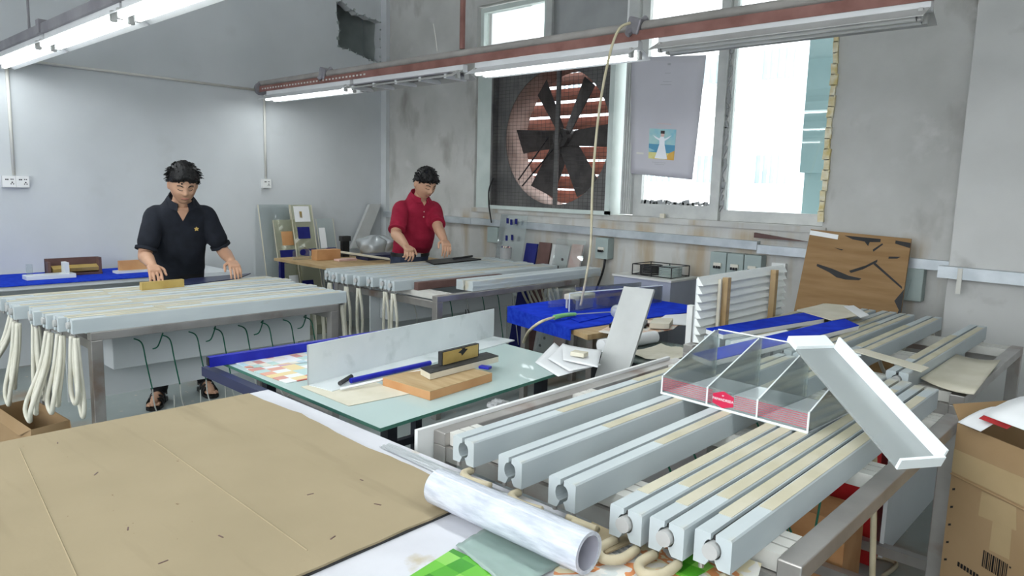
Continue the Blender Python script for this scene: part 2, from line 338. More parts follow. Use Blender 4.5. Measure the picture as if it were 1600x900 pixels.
# ================================================================ lamps on their rails
M('rail_red', (.20, .09, .075), (.28, .14, .12), scale=7, rough=.6); M('rail_grey', (.27, .255, .24), (.35, .33, .31), scale=5, rough=.6)
M('steel_dark', (.22, .21, .23), (.30, .29, .31), scale=5, rough=.45, metal=.3); M('lamp_white', (.66, .67, .68), (.72, .73, .74), scale=6, rough=.4)
M('lamp_grey', (.42, .42, .41), (.48, .48, .47), scale=6, rough=.5); emis('tube_on', (.95, 1, 1), 6.0); M('tube_off', (.62, .62, .60), rough=.3)
def lamp(x0, x1, y, z, lit, label, row, kind='twin'):
    t = thing('fluorescent_lamp', label, 'lamp', ((x0+x1)/2, y, z), row)
    obj('housing', bx(x0, x1, y-.022, y+.022, z+.035, z+.085), MATS['lamp_white'], t)
    if kind != 'bare':
        b = B()
        for s in (-1, 1):
            poly(b, [(x0, y+s*.022, z+.05), (x0, y+s*.115, z+.0), (x0, y+s*.115, z-.004), (x0, y+s*.022, z+.044)], (x1-x0, 0, 0))
        obj('reflector', b, MATS['lamp_white' if kind == 'twin' else 'lamp_grey'], t)
    for s in (-1, 1):
        if lit or kind == 'batten':
            b = B(); cyl(b, (x0+.045, y+s*.042, z+.008), (x1-.045, y+s*.042, z+.008), .0165, 12); obj('tube', b, MATS['tube_on' if lit else 'tube_off'], t, smooth=True)
        for xe in (x0+.03, x1-.03):
            b = B(); obox(b, (xe, y+s*.042, z+.018), (.022, .034, .056), bev=.006); obj('lamp_holder', b, MATS['lamp_grey'], t)
    if kind == 'louvre':
        for k in range(5):
            xx = x0+.1+k*(x1-x0-.2)/4; obj('cross_blade', bx(xx-.012, xx+.012, y-.1, y+.1, z-.01, z+.02), MATS['lamp_white'], t)
        obj('backing', bx(x0+.06, x1-.06, y-.1, y+.1, z+.022, z+.03), MATS['steel_dark'], t)
    if lit:
        ld = bpy.data.lights.new('tube_light', 'AREA'); ld.shape = 'RECTANGLE'; ld.size = x1-x0-.1; ld.size_y = .11; ld.energy = LAMP_W; ld.color = (.93, .985, 1.0)
        lo = bpy.data.objects.new('tube_light', ld); COL.objects.link(lo); lo.parent = t; lo.location = (0, 0, -.012)
    return t
R1 = 'lamps on the rail near the windows'; R2 = 'lamps on the rail over the left bench'; R3 = 'lamps on the rail behind the viewer'
lamp(.17, 1.55, -1.5, 2.30, True, 'lit twin tube lamp nearest the white wall on the window rail', R1)
lamp(1.60, 2.92, -1.5, 2.30, False, 'unlit lamp with dark cells between two lit lamps on the window rail', R1, 'louvre')
lamp(3.04, 4.37, -1.5, 2.30, True, 'lit tube lamp hanging in front of the exhaust fan', R1)
lamp(4.50, 5.85, -1.5, 2.31, False, 'long unlit white batten lamp in front of the right window', R1, 'batten')
for i, (a, lb) in enumerate(((.08, 'lit twin tube lamp at the far left end of the near rail'), (1.40, 'lit twin tube lamp second from the left on the near rail'), (2.72, 'lit twin tube lamp cut by the top edge of the photo'))):
    lamp(a, a+1.29, -3.66, 2.33, True, lb, R2)
for i, a in enumerate((4.04, 5.36, 6.68)): lamp(a, a+1.29, -3.66, 2.33, True, '%s lit twin tube lamp from the white wall on the near rail' % ORD[i+3], R2)
for i, a in enumerate((1.4, 2.72, 4.04, 5.36, 6.68, 8.0)): lamp(a, a+1.29, -5.85, 2.33, True, '%s lit twin tube lamp from the white wall on the rail behind the viewer' % ORD[i], R3)
def lamp_rail(y, z, x1, label, mats):
    t = thing('lamp_rail', label, 'rail', (x1/2, y, z))
    b = bx(0.0, x1, y-.028, y+.028, z+.05, z+.054); box(b, 0, x1, y-.028, y-.024, z, z+.05)
    obj('channel', b, MATS[mats[0]], t); obj('pipe', tube(B(), [(0, y+.005, z+.082), (x1, y+.005, z+.082)], .028, 12), MATS[mats[1]], t, smooth=True); return t
t = lamp_rail(-1.5, 2.385, 6.9, 'slotted red-brown lamp rail with grey pipe across the window wall', ('rail_red', 'rail_grey'))
M('slot_light', (.55, .54, .5), rough=.6)
for k in range(34): obj('slot', bx(.10+k*.05, .125+k*.05, -1.5295, -1.5275, 2.405, 2.418), MATS['slot_light'], t)
b = B(); cyl(b, (.0, -1.5, 2.42), (.05, -1.5, 2.42), .06, 14); obj('wall_bracket', b, MATS['steel_dark'], t)
for x in (1.15, 4.34): b = B(); obox(b, (x, -1.5, 2.47), (.09, .08, .09), (0, .3, 0), .01); cyl(b, (x-.03, -1.55, 2.42), (x+.03, -1.45, 2.52), .02, 8); obj('clamp', b, MATS['steel_dark'], t)
b = B(); cyl(b, (5.42, -1.5, 2.50), (5.55, -1.5, 2.50), .036, 12); obj('pipe_coupling', b, MATS['rail_grey'], t, smooth=True)
o = tag(obj('drop_pipe', tube(B(), [(2.885, -1.5, 2.4965), (2.885, -1.5, CEIL)], .02, 10), MATS['rail_red'], smooth=True), 'thin red vertical pipe rising from the lamp rail', 'pipe')
t = thing('lamp_rail', 'grey steel lamp rail over the left bench', 'rail', (4, -3.66, 2.42))
b = bx(0, 9.5, -3.70, -3.62, 2.415, 2.475, bev=.004); obj('channel', b, MATS['steel_dark'], t)
for x in (1.37, 2.7, 4.0, 5.3, 6.65): obj('bracket', bx(x-.03, x+.03, -3.71, -3.61, 2.418, 2.50), MATS['steel_dark'], t)
for x in (1.0, 4.5, 8.0): obj('hanger', tube(B(), [(x, -3.66, 2.47), (x, -3.66, CEIL)], .008, 6), MATS['steel_dark'], t)
t = thing('lamp_rail', 'grey steel lamp rail behind the viewer', 'rail', (5, -5.85, 2.42))
obj('channel', bx(1, 9.5, -5.89, -5.81, 2.415, 2.475, bev=.004), MATS['steel_dark'], t)
for x in (2.0, 5.0, 8.5): obj('hanger', tube(B(), [(x, -5.85, 2.47), (x, -5.85, CEIL)], .008, 6), MATS['steel_dark'], t)
# hanging cord from the rail down to the blue table
M('cord_yellow', (.60, .54, .36), (.68, .62, .46), scale=12, rough=.6)
b = B(); tube(b, smooth_path([(4.345, -1.575, 2.475), (4.315, -1.640, 2.43), (4.27, -1.655, 2.29), (4.19, -1.62, 2.0), (4.12, -1.56, 1.6), (4.08, -1.5, 1.2), (4.03, -1.47, .98), (3.96, -1.42, .80)], 8), .008, 8)
obj_ = obj('hanging_cord', b, MATS['cord_yellow'], smooth='all'); tag(obj_, 'yellowed cable hanging from the lamp rail to the blue table', 'cable')
# ================================================================ wall fittings
def wire(name, pts, r, mat, label, cat='cable', k=6): return tag(obj(name, tube(B(), smooth_path(pts, k), r, 8), MATS[mat], smooth='all'), label, cat)
wire('wall_conduit', [(.012, -3.62, 2.41), (.012, -2.6, 2.41), (.012, -1.5, 2.405)], .011, 'conduit', 'cream conduit running level along the white wall', 'conduit', 1)
wire('wall_conduit', [(.012, -3.58, 2.40), (.012, -3.58, 1.53)], .012, 'conduit', 'cream conduit dropping to the double socket on the white wall', 'conduit', 1)
wire('wall_conduit', [(.012, -1.46, 2.36), (.012, -1.46, 1.55)], .011, 'conduit', 'cream conduit dropping to the single socket on the white wall', 'conduit', 1)
def socket(p, n, axis, label, w_=.088):
    """row of n square faceplates on a wall; axis 'x' = on the left wall, 'y' = on the window wall"""
    t = thing('wall_socket', label, 'socket', p)
    for k in range(n):
        o0 = (k-(n-1)/2)*(w_+.002)
        def bb(a0, a1, z0, z1, d0, d1): return bx(p[0]+d0, p[0]+d1, p[1]+o0+a0, p[1]+o0+a1, p[2]+z0, p[2]+z1) if axis == 'x' else bx(p[0]+o0+a0, p[0]+o0+a1, p[1]-d1, p[1]-d0, p[2]+z0, p[2]+z1)
        pl = obj('faceplate', bb(-w_/2, w_/2, 0, w_, .001, .036), MATS['white_plastic'], t)
        for (a, z, s) in ((-.02, .06, .005), (-.008, .06, .005), (.014, .062, .004), (.026, .062, .004), (.012, .026, .004), (.028, .026, .004), (.02, .038, .005)):
            obj('socket_hole', bb(a-s, a+s, z-s, z+s, .036, .0365), MATS['black'], pl)
    return t
socket((0, -3.575, 1.435), 2, 'x', 'double white socket on the white wall at far left')
socket((0, -1.462, 1.465), 1, 'x', 'single white socket on the white wall above the leaning sheets')
socket((4.66, 0, .955), 1, 'y', 'white wall socket between breaker boxes and plywood', .10)
tag(obj('socket_cable', tube(B(), smooth_path([(4.62, -.03, .955), (4.60, -.05, .93), (4.66, -.05, .925), (4.70, -.04, .95)]), .005, 6), MATS['black']), 'short black cable under the socket by the plywood', 'cable')
# cable trunk along the window wall
t = thing('trunking', 'long galvanised cable trunk along the concrete wall', 'trunking', (2.9, -.03, 1.14))
for i, (a, c, z) in enumerate(((.06, 1.5, 1.165), (1.503, 3.0, 1.16), (3.003, 4.5, 1.15), (4.503, 5.73, 1.115))):
    b = B()
    poly(b, [(a, -.06, z), (a, -.001, z), (a, -.001, z+.062), (a, -.06, z+.062)], (c-a, 0, (-.008, -.008, -.012, -.012)[i])); obj('trunk_section', b, MATS['galv'], t)
t = thing('trunking', 'short galvanised cable trunk on the grey pillar', 'trunking', (7, -.17, 1.06))
b = B(); poly(b, [(5.70, -.20, 1.075), (5.70, -.132, 1.075), (5.70, -.132, 1.145), (5.70, -.20, 1.145)], (3.2, 0, -.02)); obj('trunk_section', b, MATS['galv'], t)
tag(obj('masking_tape', bx(5.805, 5.83, -.205, -.201, .99, 1.14), MATS['conduit']), 'strip of cream tape hanging from the trunk on the pillar', 'tape')
# steel boxes
M('breaker_cream', (.62, .60, .52), rough=.5)
def ebox(x0, x1, z0, z1, label, d=.09, breaker=0, name='breaker_box'):
    t = thing(name, label, 'electric box', ((x0+x1)/2, -d/2, z0)); obj('enclosure', bx(x0, x1, -d, -.001, z0, z1, bev=.004), MATS['box_green'], t)
    if breaker:
        xm = (x0+x1)/2; zm = z0+(z1-z0)*.45; obj('breaker', bx(xm-.03, xm+.03, -d-.012, -d+.001, zm-.01, zm+.02), MATS['breaker_cream'], t)
        for k in range(3): obj('toggle', bx(xm-.026+k*.02, xm-.014+k*.02, -d-.022, -d-.012, zm-.022, zm-.002), MATS['black'], t)
    return t
for x0, x1, lb in ((4.155, 4.285, 'left of three green-grey breaker boxes under the trunk'), (4.292, 4.42, 'middle of three green-grey breaker boxes under the trunk'), (4.427, 4.555, 'right of three green-grey breaker boxes under the trunk')):
    ebox(x0, x1, .92, 1.10, lb, breaker=1)
ebox(3.08, 3.21, .955, 1.135, 'small green-grey switch box under the trunk beside the hanging cord', breaker=1, name='switch_box')
ebox(1.77, 1.91, 1.0, 1.15, 'small grey switch box under the exhaust fan behind the second worker', name='switch_box')
t = ebox(5.44, 5.60, .90, 1.105, 'green-grey box with tilted lid between plywood and pillar', name='switch_box', d=.08)
b = B(); obox(b, (5.485, -.09, .985), (.085, .012, .12), (0, .16, 0)); obj('lid', b, MATS['box_green'], t)
wire('power_cable', [(3.16, -.05, .955), (3.15, -.06, .85), (3.11, -.08, .7), (3.08, -.1, .55)], .010, 'black', 'black cable dropping from the switch box beside the hanging cord')
wire('loose_wire', [(2.62, -1.5, 2.505), (2.60, -1.5, 2.6), (2.56, -1.49, 2.71)], .003, 'conduit', 'thin loose wire sticking up from the lamp rail')
# poster on the window
M('poster_paper', (.52, .51, .55), (.55, .54, .58), scale=3, rough=.6)
t = thing('poster', 'pale grey paper poster with a small beach picture hung inside the window', 'poster', (3.66, .01, 1.63))
PA, PB, PC, PD = py(989, 90, 0), py(1104, 86, 0), py(1083, 281, 0), py(987, 271, 0)
def pq(u, v, d=0): a = PD.lerp(PC, u); c = PA.lerp(PB, u); q = a.lerp(c, v); return Vector((q.x, -.012-d-.008*sin(u*3+v*2), q.z))
b = B(); sheet(b, 0, 10, 16, lambda u, v: pq(u, v), .002); obj('paper', b, MATS['poster_paper'], t, smooth='all')
def patch(name, u0, u1, v0, v1, mat, d=.004):
    b = B(); sheet(b, 0, 4, 4, lambda u, v: pq(u0+(u1-u0)*u, v0+(v1-v0)*v, d), .0006); return obj(name, b, mat, t)
M('pic_sky', (.22, .50, .62), (.42, .62, .60), scale=10, rough=.6); M('pic_sea', (.10, .30, .45), rough=.6); M('pic_sand', (.72, .52, .12), (.70, .68, .30), scale=14, rough=.6); M('pic_white', (.78, .80, .84), rough=.6); M('pic_hair', (.05, .04, .04), rough=.6); M('print_grey', (.36, .36, .38), rough=.6); M('pic_pink', (.66, .45, .40), rough=.6)
patch('picture_sky', .30, .70, .27, .40, MATS['pic_sky']); patch('picture_sea', .30, .70, .20, .27, MATS['pic_sea']); patch('picture_sand', .30, .70, .145, .20, MATS['pic_sand'])
def cut(name, uv, mat, d): b = B(); poly(b, [pq(u, v, d) for u, v in uv], (0, -.0006, 0)); return obj(name, b, mat, t)
cut('picture_dress', [(.40, .15), (.60, .15), (.575, .20), (.545, .27), (.54, .32), (.52, .335), (.48, .335), (.46, .32), (.465, .27), (.43, .20)], MATS['pic_white'], .005); cut('picture_scarf', [(.36, .345), (.47, .315), (.53, .315), (.64, .35), (.60, .325), (.54, .30), (.47, .30), (.40, .32)], MATS['pic_white'], .0053)
cut('picture_shore', [(.30, .20), (.40, .215), (.30, .235)], MATS['pic_sky'], .0045); cut('picture_dune', [(.56, .145), (.70, .145), (.70, .225), (.62, .20)], MATS['gold_sand'] if 'gold_sand' in MATS else M('gold_sand', (.62, .34, .06), (.68, .42, .10), scale=12, rough=.6), .0046); patch('picture_face', .48, .53, .335, .365, MATS['pic_pink'], .0055); patch('picture_hair', .475, .535, .36, .385, MATS['pic_hair'], .006)
for v, (u0, u1) in ((.925, (.51, .55)), (.86, (.48, .56)), (.79, (.46, .58)), (.765, (.43, .58)), (.44, (.42, .62)), (.115, (.36, .58)), (.10, (.40, .56))): patch('print_line', u0, u1, v, v+(.018 if v > .9 else .0035), MATS['print_grey' if v != .44 else 'pic_pink'])
patch('print_mark', .10, .22, .175, .19, MATS['conduit'])
# ================================================================ acrylic bending benches and their slotted rails
M('rail_white', (.44, .49, .51), (.54, .59, .60), scale=5, rough=.42, stretch=(1, .3, 1), bump=.04, bscale=50)
overlay(MATS['rail_white'], (.50, .47, .37), 7, .58, .70, stretch=(1, .35, 1), seed=2)
M('rail_top', (.55, .56, .52), (.64, .64, .60), scale=6, rough=.5, stretch=(1, .3, 1)); M('tape', (.50, .46, .33), (.57, .53, .41), scale=9, rough=.6)
M('steel', (.33, .31, .29), (.45, .43, .41), scale=5, rough=.33, metal=.65); overlay(MATS['steel'], (.24, .15, .11), 4, .58, .75, seed=3)
M('slot_bar', (.55, .54, .50), (.64, .63, .59), scale=7, rough=.5); M('hose', (.60, .58, .48), (.70, .68, .59), scale=12, rough=.35); M('hose_old', (.42, .36, .24), (.55, .48, .34), scale=12, rough=.4)
M('panel_white', (.60, .63, .65), (.67, .70, .72), scale=2, rough=.35); M('wire_green', (.01, .10, .06), (.02, .14, .09), scale=10, rough=.5); M('wire_grey', (.42, .43, .40), rough=.5)
RW = .078
def half(s):
    """C-shaped half of a slotted rail, seen end on: flat outer side, hollow round channel inside"""
    pts = [(-.039, 0), (-.039, .064), (-.036, .068), (-.005, .068), (-.005, .056)]
    pts += [(-.005-.0135*sin(a), .036+.019*cos(a)) for a in [pi*k/8 for k in range(0, 9)]]
    pts += [(-.009, .008), (-.014, 0)]
    return [(s*x, z) for x, z in pts]
def rail_mesh(L):
    ms = {}
    for nm, s in (('l', 1), ('r', -1)):
        b = B(); poly(b, [Vector((x, 0, z)) for x, z in half(s)], (0, L, 0)); bmesh.ops.recalc_face_normals(b, faces=b.faces); m = bpy.data.meshes.new('rail_bar'); b.to_mesh(m); b.free(); m.materials.append(MATS['rail_white']); ms[nm] = m
    return ms
RMESH = {}
def link(name, me, parent, loc=(0, 0, 0)):
    o = bpy.data.objects.new(name, me); COL.objects.link(o); o.parent = parent; o.location = loc; ROOT[o] = ROOT[parent]; return o
def rail(x, y0, y1, z, label, group, tapes=((0, 1),), cap=True, hose=None, hmat='hose', dx=0.0):
    L = round(y1-y0, 2); key = L; z = z+.001
    if key not in RMESH: RMESH[key] = rail_mesh(L)
    t = thing('slotted_rail', label, 'rail', (x, y0, z), group)
    for nm in 'lr': link('rail_bar', RMESH[key][nm], t)
    for k, (a, c) in enumerate(tapes):
        s = -1 if k % 2 else 1
        obj('tape_strip', bx(x+min(s*.008, s*.037), x+max(s*.008, s*.037), y0+a*L, y0+c*L, z+.068, z+.0692), MATS['tape'], t)
    obj('slot_gasket', bx(x-.0045, x+.0045, y0+.01, y1-.01, z+.052, z+.060), MATS['dark_rubber'], t)
    if cap:
        for ya, yb in ((y0-.012, y0+.05), (y1-.05, y1+.012)):
            b = B(); cyl(b, (x, ya, z+.036), (x, yb, z+.036), .0165, 14); obj('heater_end', b, MATS['lamp_grey'], t, smooth=True)
    for ya in (y0+.012, y1-.012):
        for s in (-1, 1): obj('hose_nipple', tube(B(), [(x+s*.027, ya, z-.014), (x+s*.027, ya, z+.002)], .006, 8), MATS['steel'], t)
    for h in hose or []: obj('hose', tube(B(), smooth_path([Vector(p)+Vector((x, 0, z)) for p in h], 7), .0105, 8), MATS[hmat], t, smooth='all')
    return t
def loop(y, drop, wd, ox=0, lean=0):
    """hose loop hanging under the rail end at local offset"""
    return [(-.027+ox, y, -.02), (-.035-wd*.3+ox, y+lean*.3, -drop*.45), (-.02-wd*.5+ox, y+lean, -drop*.85), (.01+ox, y+lean, -drop), (.03+wd*.5+ox, y+lean, -drop*.82), (.03+wd*.2+ox, y+lean*.3, -drop*.4), (.027+ox, y, -.02)]
def bench(x0, x1, y0, y1, zt, label, bars, shelf=.12, leg=.05, low=True):
    t = thing('bench_frame', label, 'workbench', ((x0+x1)/2, (y0+y1)/2, 0))
    for x in (x0, x1-leg):
        for y in (y0, y1-leg): obj('leg', bx(x, x+leg, y, y+leg, 0, zt-.04, bev=.003), MATS['steel'], t)
    for x in (x0, x1-leg): obj('side_beam', bx(x, x+leg, y0, y1, zt-.04, zt, bev=.003), MATS['steel'], t)
    for y in bars:
        b = bx(x0+leg, x1-leg, y, y+.035, zt-.04, zt); box(b, x0+leg, x1-leg, y+.041, y+.076, zt-.04, zt); box(b, x0+leg, x1-leg, y+.082, y+.11, zt-.04, zt); obj('slotted_crossbar', b, MATS['slot_bar'], t)
    for y in (y0, y1-leg): obj('end_beam', bx(x0+leg, x1-leg, y+.005, y+.04, zt-.085, zt-.042), MATS['steel'], t)
    for x in (x0+.005, x1-leg+.005) if low else (): obj('stretcher', bx(x, x+.04, y0+leg, y1-leg, shelf, shelf+.04), MATS['steel'], t)
    for y in (y0+.005, y1-leg+.005): obj('stretcher', bx(x0+leg, x1-leg, y, y+.04, shelf, shelf+.04), MATS['steel'], t)
    return t
def wires(t, pts_list, mat):
    for p in pts_list: obj('wire', tube(B(), smooth_path(p, 6), .0035, 6), MATS[mat], t, smooth='all')
ZT = .83
# ---- left bench (worker in black)
tL = bench(2.22, 3.14, -4.03, -2.70, ZT, 'steel bending bench in front of the worker in black', (-3.98, -3.4, -2.86), low=False)
obj('apron_panel', bx(2.70, 2.715, -4.02, -2.72, .40, .80), MATS['panel_white'], tL)
obj('control_box', bx(2.72, 2.86, -3.85, -2.72, .57, .78, bev=.004), MATS['panel_white'], tL)
for k in range(8):
    y = -3.75+k*.14; wires(tL, [[(2.87, y, .72), (2.92, y+.02, .70), (2.94, y+.03, .6), (2.95, y+.05, .46)]], 'wire_green')
    wires(tL, [[(2.95, y+.05, .46), (2.95, y+.06, .36), (2.95, y+.10, .27), (2.93, y+.16, .30), (2.92, y+.17, .4)]], 'wire_grey')
    if k % 2: wires(tL, [[(2.87, y, .72), (2.93, y-.02, .74), (2.94, y-.05, .68), (2.90, y-.06, .66)]], 'wire_green')
GL = 'slotted rails on the left bench'
xsL = [3.095, 3.005, 2.905, 2.775, 2.685, 2.555, 2.44, 2.345, 2.255]
y0L = [-4.10, -4.13, -4.15, -4.17, -4.15, -4.20, -4.19, -4.17, -4.19]; y1L = [-2.64, -2.66, -2.66, -2.64, -2.66, -2.66, -2.62, -2.64, -2.66]
for i, x in enumerate(xsL):
    ln_ = (-.01, -.055, -.10, -.145)[i % 4]; hs = [loop(.012, .33+.05*(i % 3), .05, 0, ln_), loop(.02, .40-.05*(i % 2), .02, .0, ln_+.02)] if i in (0, 1, 2, 4, 5, 7) else []
    hs += [[(.0, y1L[i]-y0L[i]-.012, -.02), (.012, y1L[i]-y0L[i], -.2), (-.01, y1L[i]-y0L[i]+.01, -.34), (.02, y1L[i]-y0L[i], -.5)]] if i < 5 else []
    hs = [[(p[0], p[1], p[2]) for p in h] for h in hs]
    hh = [[Vector((p[0], y0L[i]+p[1], p[2])) for p in h] for h in hs]
    rail(x, y0L[i], y1L[i], ZT, '%s slotted rail from the front edge of the left bench' % ORD[i], GL, tapes=((0.02, .45), (.3, .98)) if i % 2 else ((.1, .97), (.0, .3)), hose=hh)
# ---- second bench (worker in red)
tM = bench(2.10, 3.28, -2.05, -.55, ZT, 'steel bending bench in front of the worker in red', (-1.98, -1.3, -.72))
obj('apron_panel', bx(2.52, 2.535, -2.03, -.60, .12, .80), MATS['panel_white'], tM)
obj('control_box', bx(2.54, 2.74, -1.95, -.75, .57, .79, bev=.004), MATS['panel_white'], tM)
for k in range(7):
    y = -1.85+k*.17; wires(tM, [[(2.75, y, .70), (2.80, y+.01, .68), (2.82, y+.03, .5), (2.83, y+.07, .25)]], 'wire_green' if k % 3 else 'wire_grey')
wires(tM, [[(3.20, -1.72, .70), (3.2, -1.68, .5), (3.2, -1.55, .42), (3.18, -1.4, .40)], [(3.2, -1.70, .7), (3.21, -1.6, .5), (3.2, -1.5, .40)]], 'black')
GM = 'slotted rails on the second bench'
xsM = [2.90, 2.80, 2.66, 2.56, 2.44, 2.32, 2.20, 2.11]; y0M = [-2.13, -2.12, -2.13, -2.17, -2.19, -2.19, -2.17, -2.10]; y1M = [-.42, -.40, -.45, -.42, -.47, -.45, -.40, -.42]
for i, x in enumerate(xsM):
    hs = [[(.0, .012, -.02), (.01, .0, -.15), (-.015, .02, -.32), (.02, .03, -.55)], [(.02, .012, -.02), (.03, .03, -.2), (.0, .05, -.36), (.03, .03, -.48)]] if i in (0, 1, 3, 4, 6) else []
    if i < 4: Lh = y1M[i]-y0M[i]; hs += [loop(Lh-.012, .26+.05*i, .05, 0, .02+.045*i)]
    rail(x, y0M[i], y1M[i], ZT, '%s slotted rail from the front edge of the second bench' % ORD[i], GM, tapes=((.05, .95), (.2, .8)) if i in (1, 7) else ((.1, .5),), hose=[[Vector((p[0], y0M[i]+p[1], p[2])) for p in h] for h in hs])
t = thing('double_channel', 'clean white double channel lying along the front of the second bench', 'rail', (3.17, -1.2, ZT))
for x in (3.10, 3.19): b = bx(x, x+.075, -1.72, -.25, ZT+.001, ZT+.07, bev=.003); box(b, x+.07, x+.079, -1.72, -.25, ZT+.028, ZT+.04); obj('channel_bar', b, MATS['rail_white'], t)
M('brown_bar', (.10, .055, .05), (.14, .08, .07), scale=8, rough=.5)
tag(obj('brown_bar', bx(2.96, 3.0, -1.98, -1.15, ZT+.001, ZT+.055, bev=.003), MATS['brown_bar']), 'dark brown bar lying between rails and white channel', 'bar')
# ---- right near bench A and far bench B
tA = bench(5.20, 6.29, -3.74, -2.36, ZT, 'nearest steel bending bench at lower right', (-3.72, -3.14, -2.50))
obj('apron_panel', bx(5.30, 5.315, -3.70, -2.45, .20, .78), MATS['panel_white'], tA)
obj('control_box', bx(5.32, 5.50, -3.60, -2.6, .50, .76, bev=.004), MATS['panel_white'], tA)
for k in range(7): y = -3.5+k*.16; wires(tA, [[(5.52, y, .70), (5.62, y+.02, .72), (5.68, y+.05, .6), (5.75, y+.12, .3), (5.85, y+.1, .1)]], 'wire_green')
wires(tA, [[(5.9, -3.0, .78), (5.95, -2.9, .5), (6.1, -2.8, .12)], [(6.0, -2.75, .78), (6.02, -2.9, .45), (6.0, -3.1, .1)]], 'wire_green')
obj('side_plate', bx(5.185, 5.199, -3.80, -2.40, .74, ZT+.01), MATS['white_plastic'], tA)
GA = 'slotted rails on the nearest bench'
xsA = [5.455, 5.63, 5.80, 5.985, 6.075, 6.165]; y1A = [-2.20, -2.22, -2.20, -2.28, -2.30, -2.33]
labA = ['slotted rail nearest the glass table on the nearest bench', 'second slotted rail from the glass table on the nearest bench', 'third slotted rail from the glass table on the nearest bench', 'left rail of the close trio on the nearest bench', 'middle rail of the close trio on the nearest bench', 'right rail of the close trio on the nearest bench']
for i, x in enumerate(xsA):
    y0 = (-3.86, -3.87, -3.88, -3.90, -3.89, -3.87)[i]
    hs = [[(.027, .006, -.012), (.03, -.025, -.012), (.07, -.04, -.012), (.13, -.03, -.012)]] if i in (0, 1) else [[(-.027, .006, -.012), (-.027, -.05, -.012), (.0, -.075, -.012), (.027, -.05, -.012), (.027, .006, -.012)]] if i in (3, 4) else [[(.027, .006, -.012), (.037, -.035, -.012), (.062, -.04, -.03), (.078, -.01, -.12), (.09, .04, -.2)]] if i == 5 else []
    rail(x, y0, y1A[i], ZT, labA[i], GA, tapes=((.22, .97), (.5, .95)) if i < 3 else ((.12, .9), (.06, .8)), cap=i >= 3, hose=[[Vector((p[0], y0+p[1], p[2])) for p in h] for h in hs], hmat='hose_old')
tB = bench(5.08, 6.24, -2.08, -.80, ZT, 'far steel bending bench beside the plywood sheet', (-2.05, -1.5, -.95))
obj('apron_panel', bx(6.0, 6.015, -2.05, -.9, .10, .78), MATS['panel_white'], tB)
GB = 'slotted rails on the far right bench'
xsB = [5.25, 5.36, 5.47, 5.575, 5.67, 5.80, 6.03]
for i, x in enumerate(xsB):
    y0 = (-2.13, -2.14, -2.10, -2.13, -2.16, -2.1, -2.17)[i]; y1 = (-.66, -.70, -.66, -.64, -.65, -.62, -.74)[i]; Lb = y1-y0
    hs = [[(.0, Lb-.012, -.02), (.01, Lb, -.1), (-.02, Lb-.03, -.2), (.02, Lb-.02, -.3)], [(.02, .012, -.02), (.03, 0, -.12), (.0, .0, -.25)]] if i > 2 else []
    rail(x, y0, y1, ZT, ('%s slotted rail from the louvred panel on the far right bench' % ORD[i]) if i < 6 else 'lone slotted rail beside the brown sheet on the far right bench', GB, tapes=((.1, .95), (.2, .7)), hose=[[Vector((p[0], y0+p[1], p[2])) for p in h] for h in hs])
# ================================================================ tables and what lies on them
M('blue_felt', (.012, .035, .42), (.02, .06, .52), scale=30, rough=.9, bump=.05, bscale=200, spec=.03); M('blue_bright', (.008, .03, .46), (.012, .05, .60), scale=14, rough=.8, spec=.05)
M('navy', (.010, .012, .12), (.015, .02, .16), scale=10, rough=.5); M('navy_film', (.02, .025, .06), (.03, .035, .09), scale=10, rough=.3)
M('cream_board', (.60, .56, .44), (.68, .64, .53), scale=7, rough=.7); M('louvre_white', (.84, .87, .85), (.9, .92, .9), scale=5, rough=.5); M('tan_wood', (.40, .27, .13), (.50, .36, .20), scale=5, rough=.6, stretch=(1, 6, 1)); M('gold', (.48, .33, .10), (.60, .44, .16), scale=8, rough=.4, metal=.3)
M('orange_wood', (.48, .24, .10), (.58, .32, .15), scale=6, rough=.5); M('paper', (.74, .75, .76), (.80, .81, .82), scale=3, rough=.6); M('grey_board', (.45, .46, .45), (.53, .54, .53), scale=5, rough=.5)
M('frost', (.62, .66, .67), (.70, .74, .75), scale=4, rough=.3); M('white_acrylic', (.66, .71, .72), (.74, .78, .79), scale=4, rough=.25); overlay(MATS['white_acrylic'], (.55, .60, .60), 6, .58, .7, seed=3)
clear('acrylic', (.93, .96, .955), gloss=.12, haze=.05); clear('acrylic_yellow', (.90, .91, .80), gloss=.1, haze=.22, hazecol=(.72, .72, .58)); clear('film', (.9, .92, .92), gloss=.4, rough=.15, haze=.35, hazecol=(.75, .78, .8))
M('acrylic_edge', (.80, .85, .86), (.86, .9, .9), scale=5, rough=.2)
def quad(pts, z): return [pz(x, y, z) for x, y in pts]
def slab(name, pts, z0, th, mat, label=None, cat=None, parent=None, group=None):
    """flat piece whose top outline is given in pixels on the plane it lies on"""
    P = quad(pts, z0+th); b = B(); poly(b, [p-Vector((0, 0, th)) for p in P], (0, 0, th)); o = obj(name, b, MATS[mat] if isinstance(mat, str) else mat, parent)
    return tag(o, label, cat, group) if label else o
def table(name, x0, x1, y0, y1, zt, th, top, legm, label, leg=.04, cat='table'):
    t = thing(name, label, cat, ((x0+x1)/2, (y0+y1)/2, 0)); obj('table_top', bx(x0, x1, y0, y1, zt-th, zt), MATS[top], t)
    for x in (x0+.03, x1-.03-leg):
        for y in (y0+.03, y1-.03-leg): obj('leg', bx(x, x+leg, y, y+leg, 0, zt-th), MATS[legm], t)
    return t
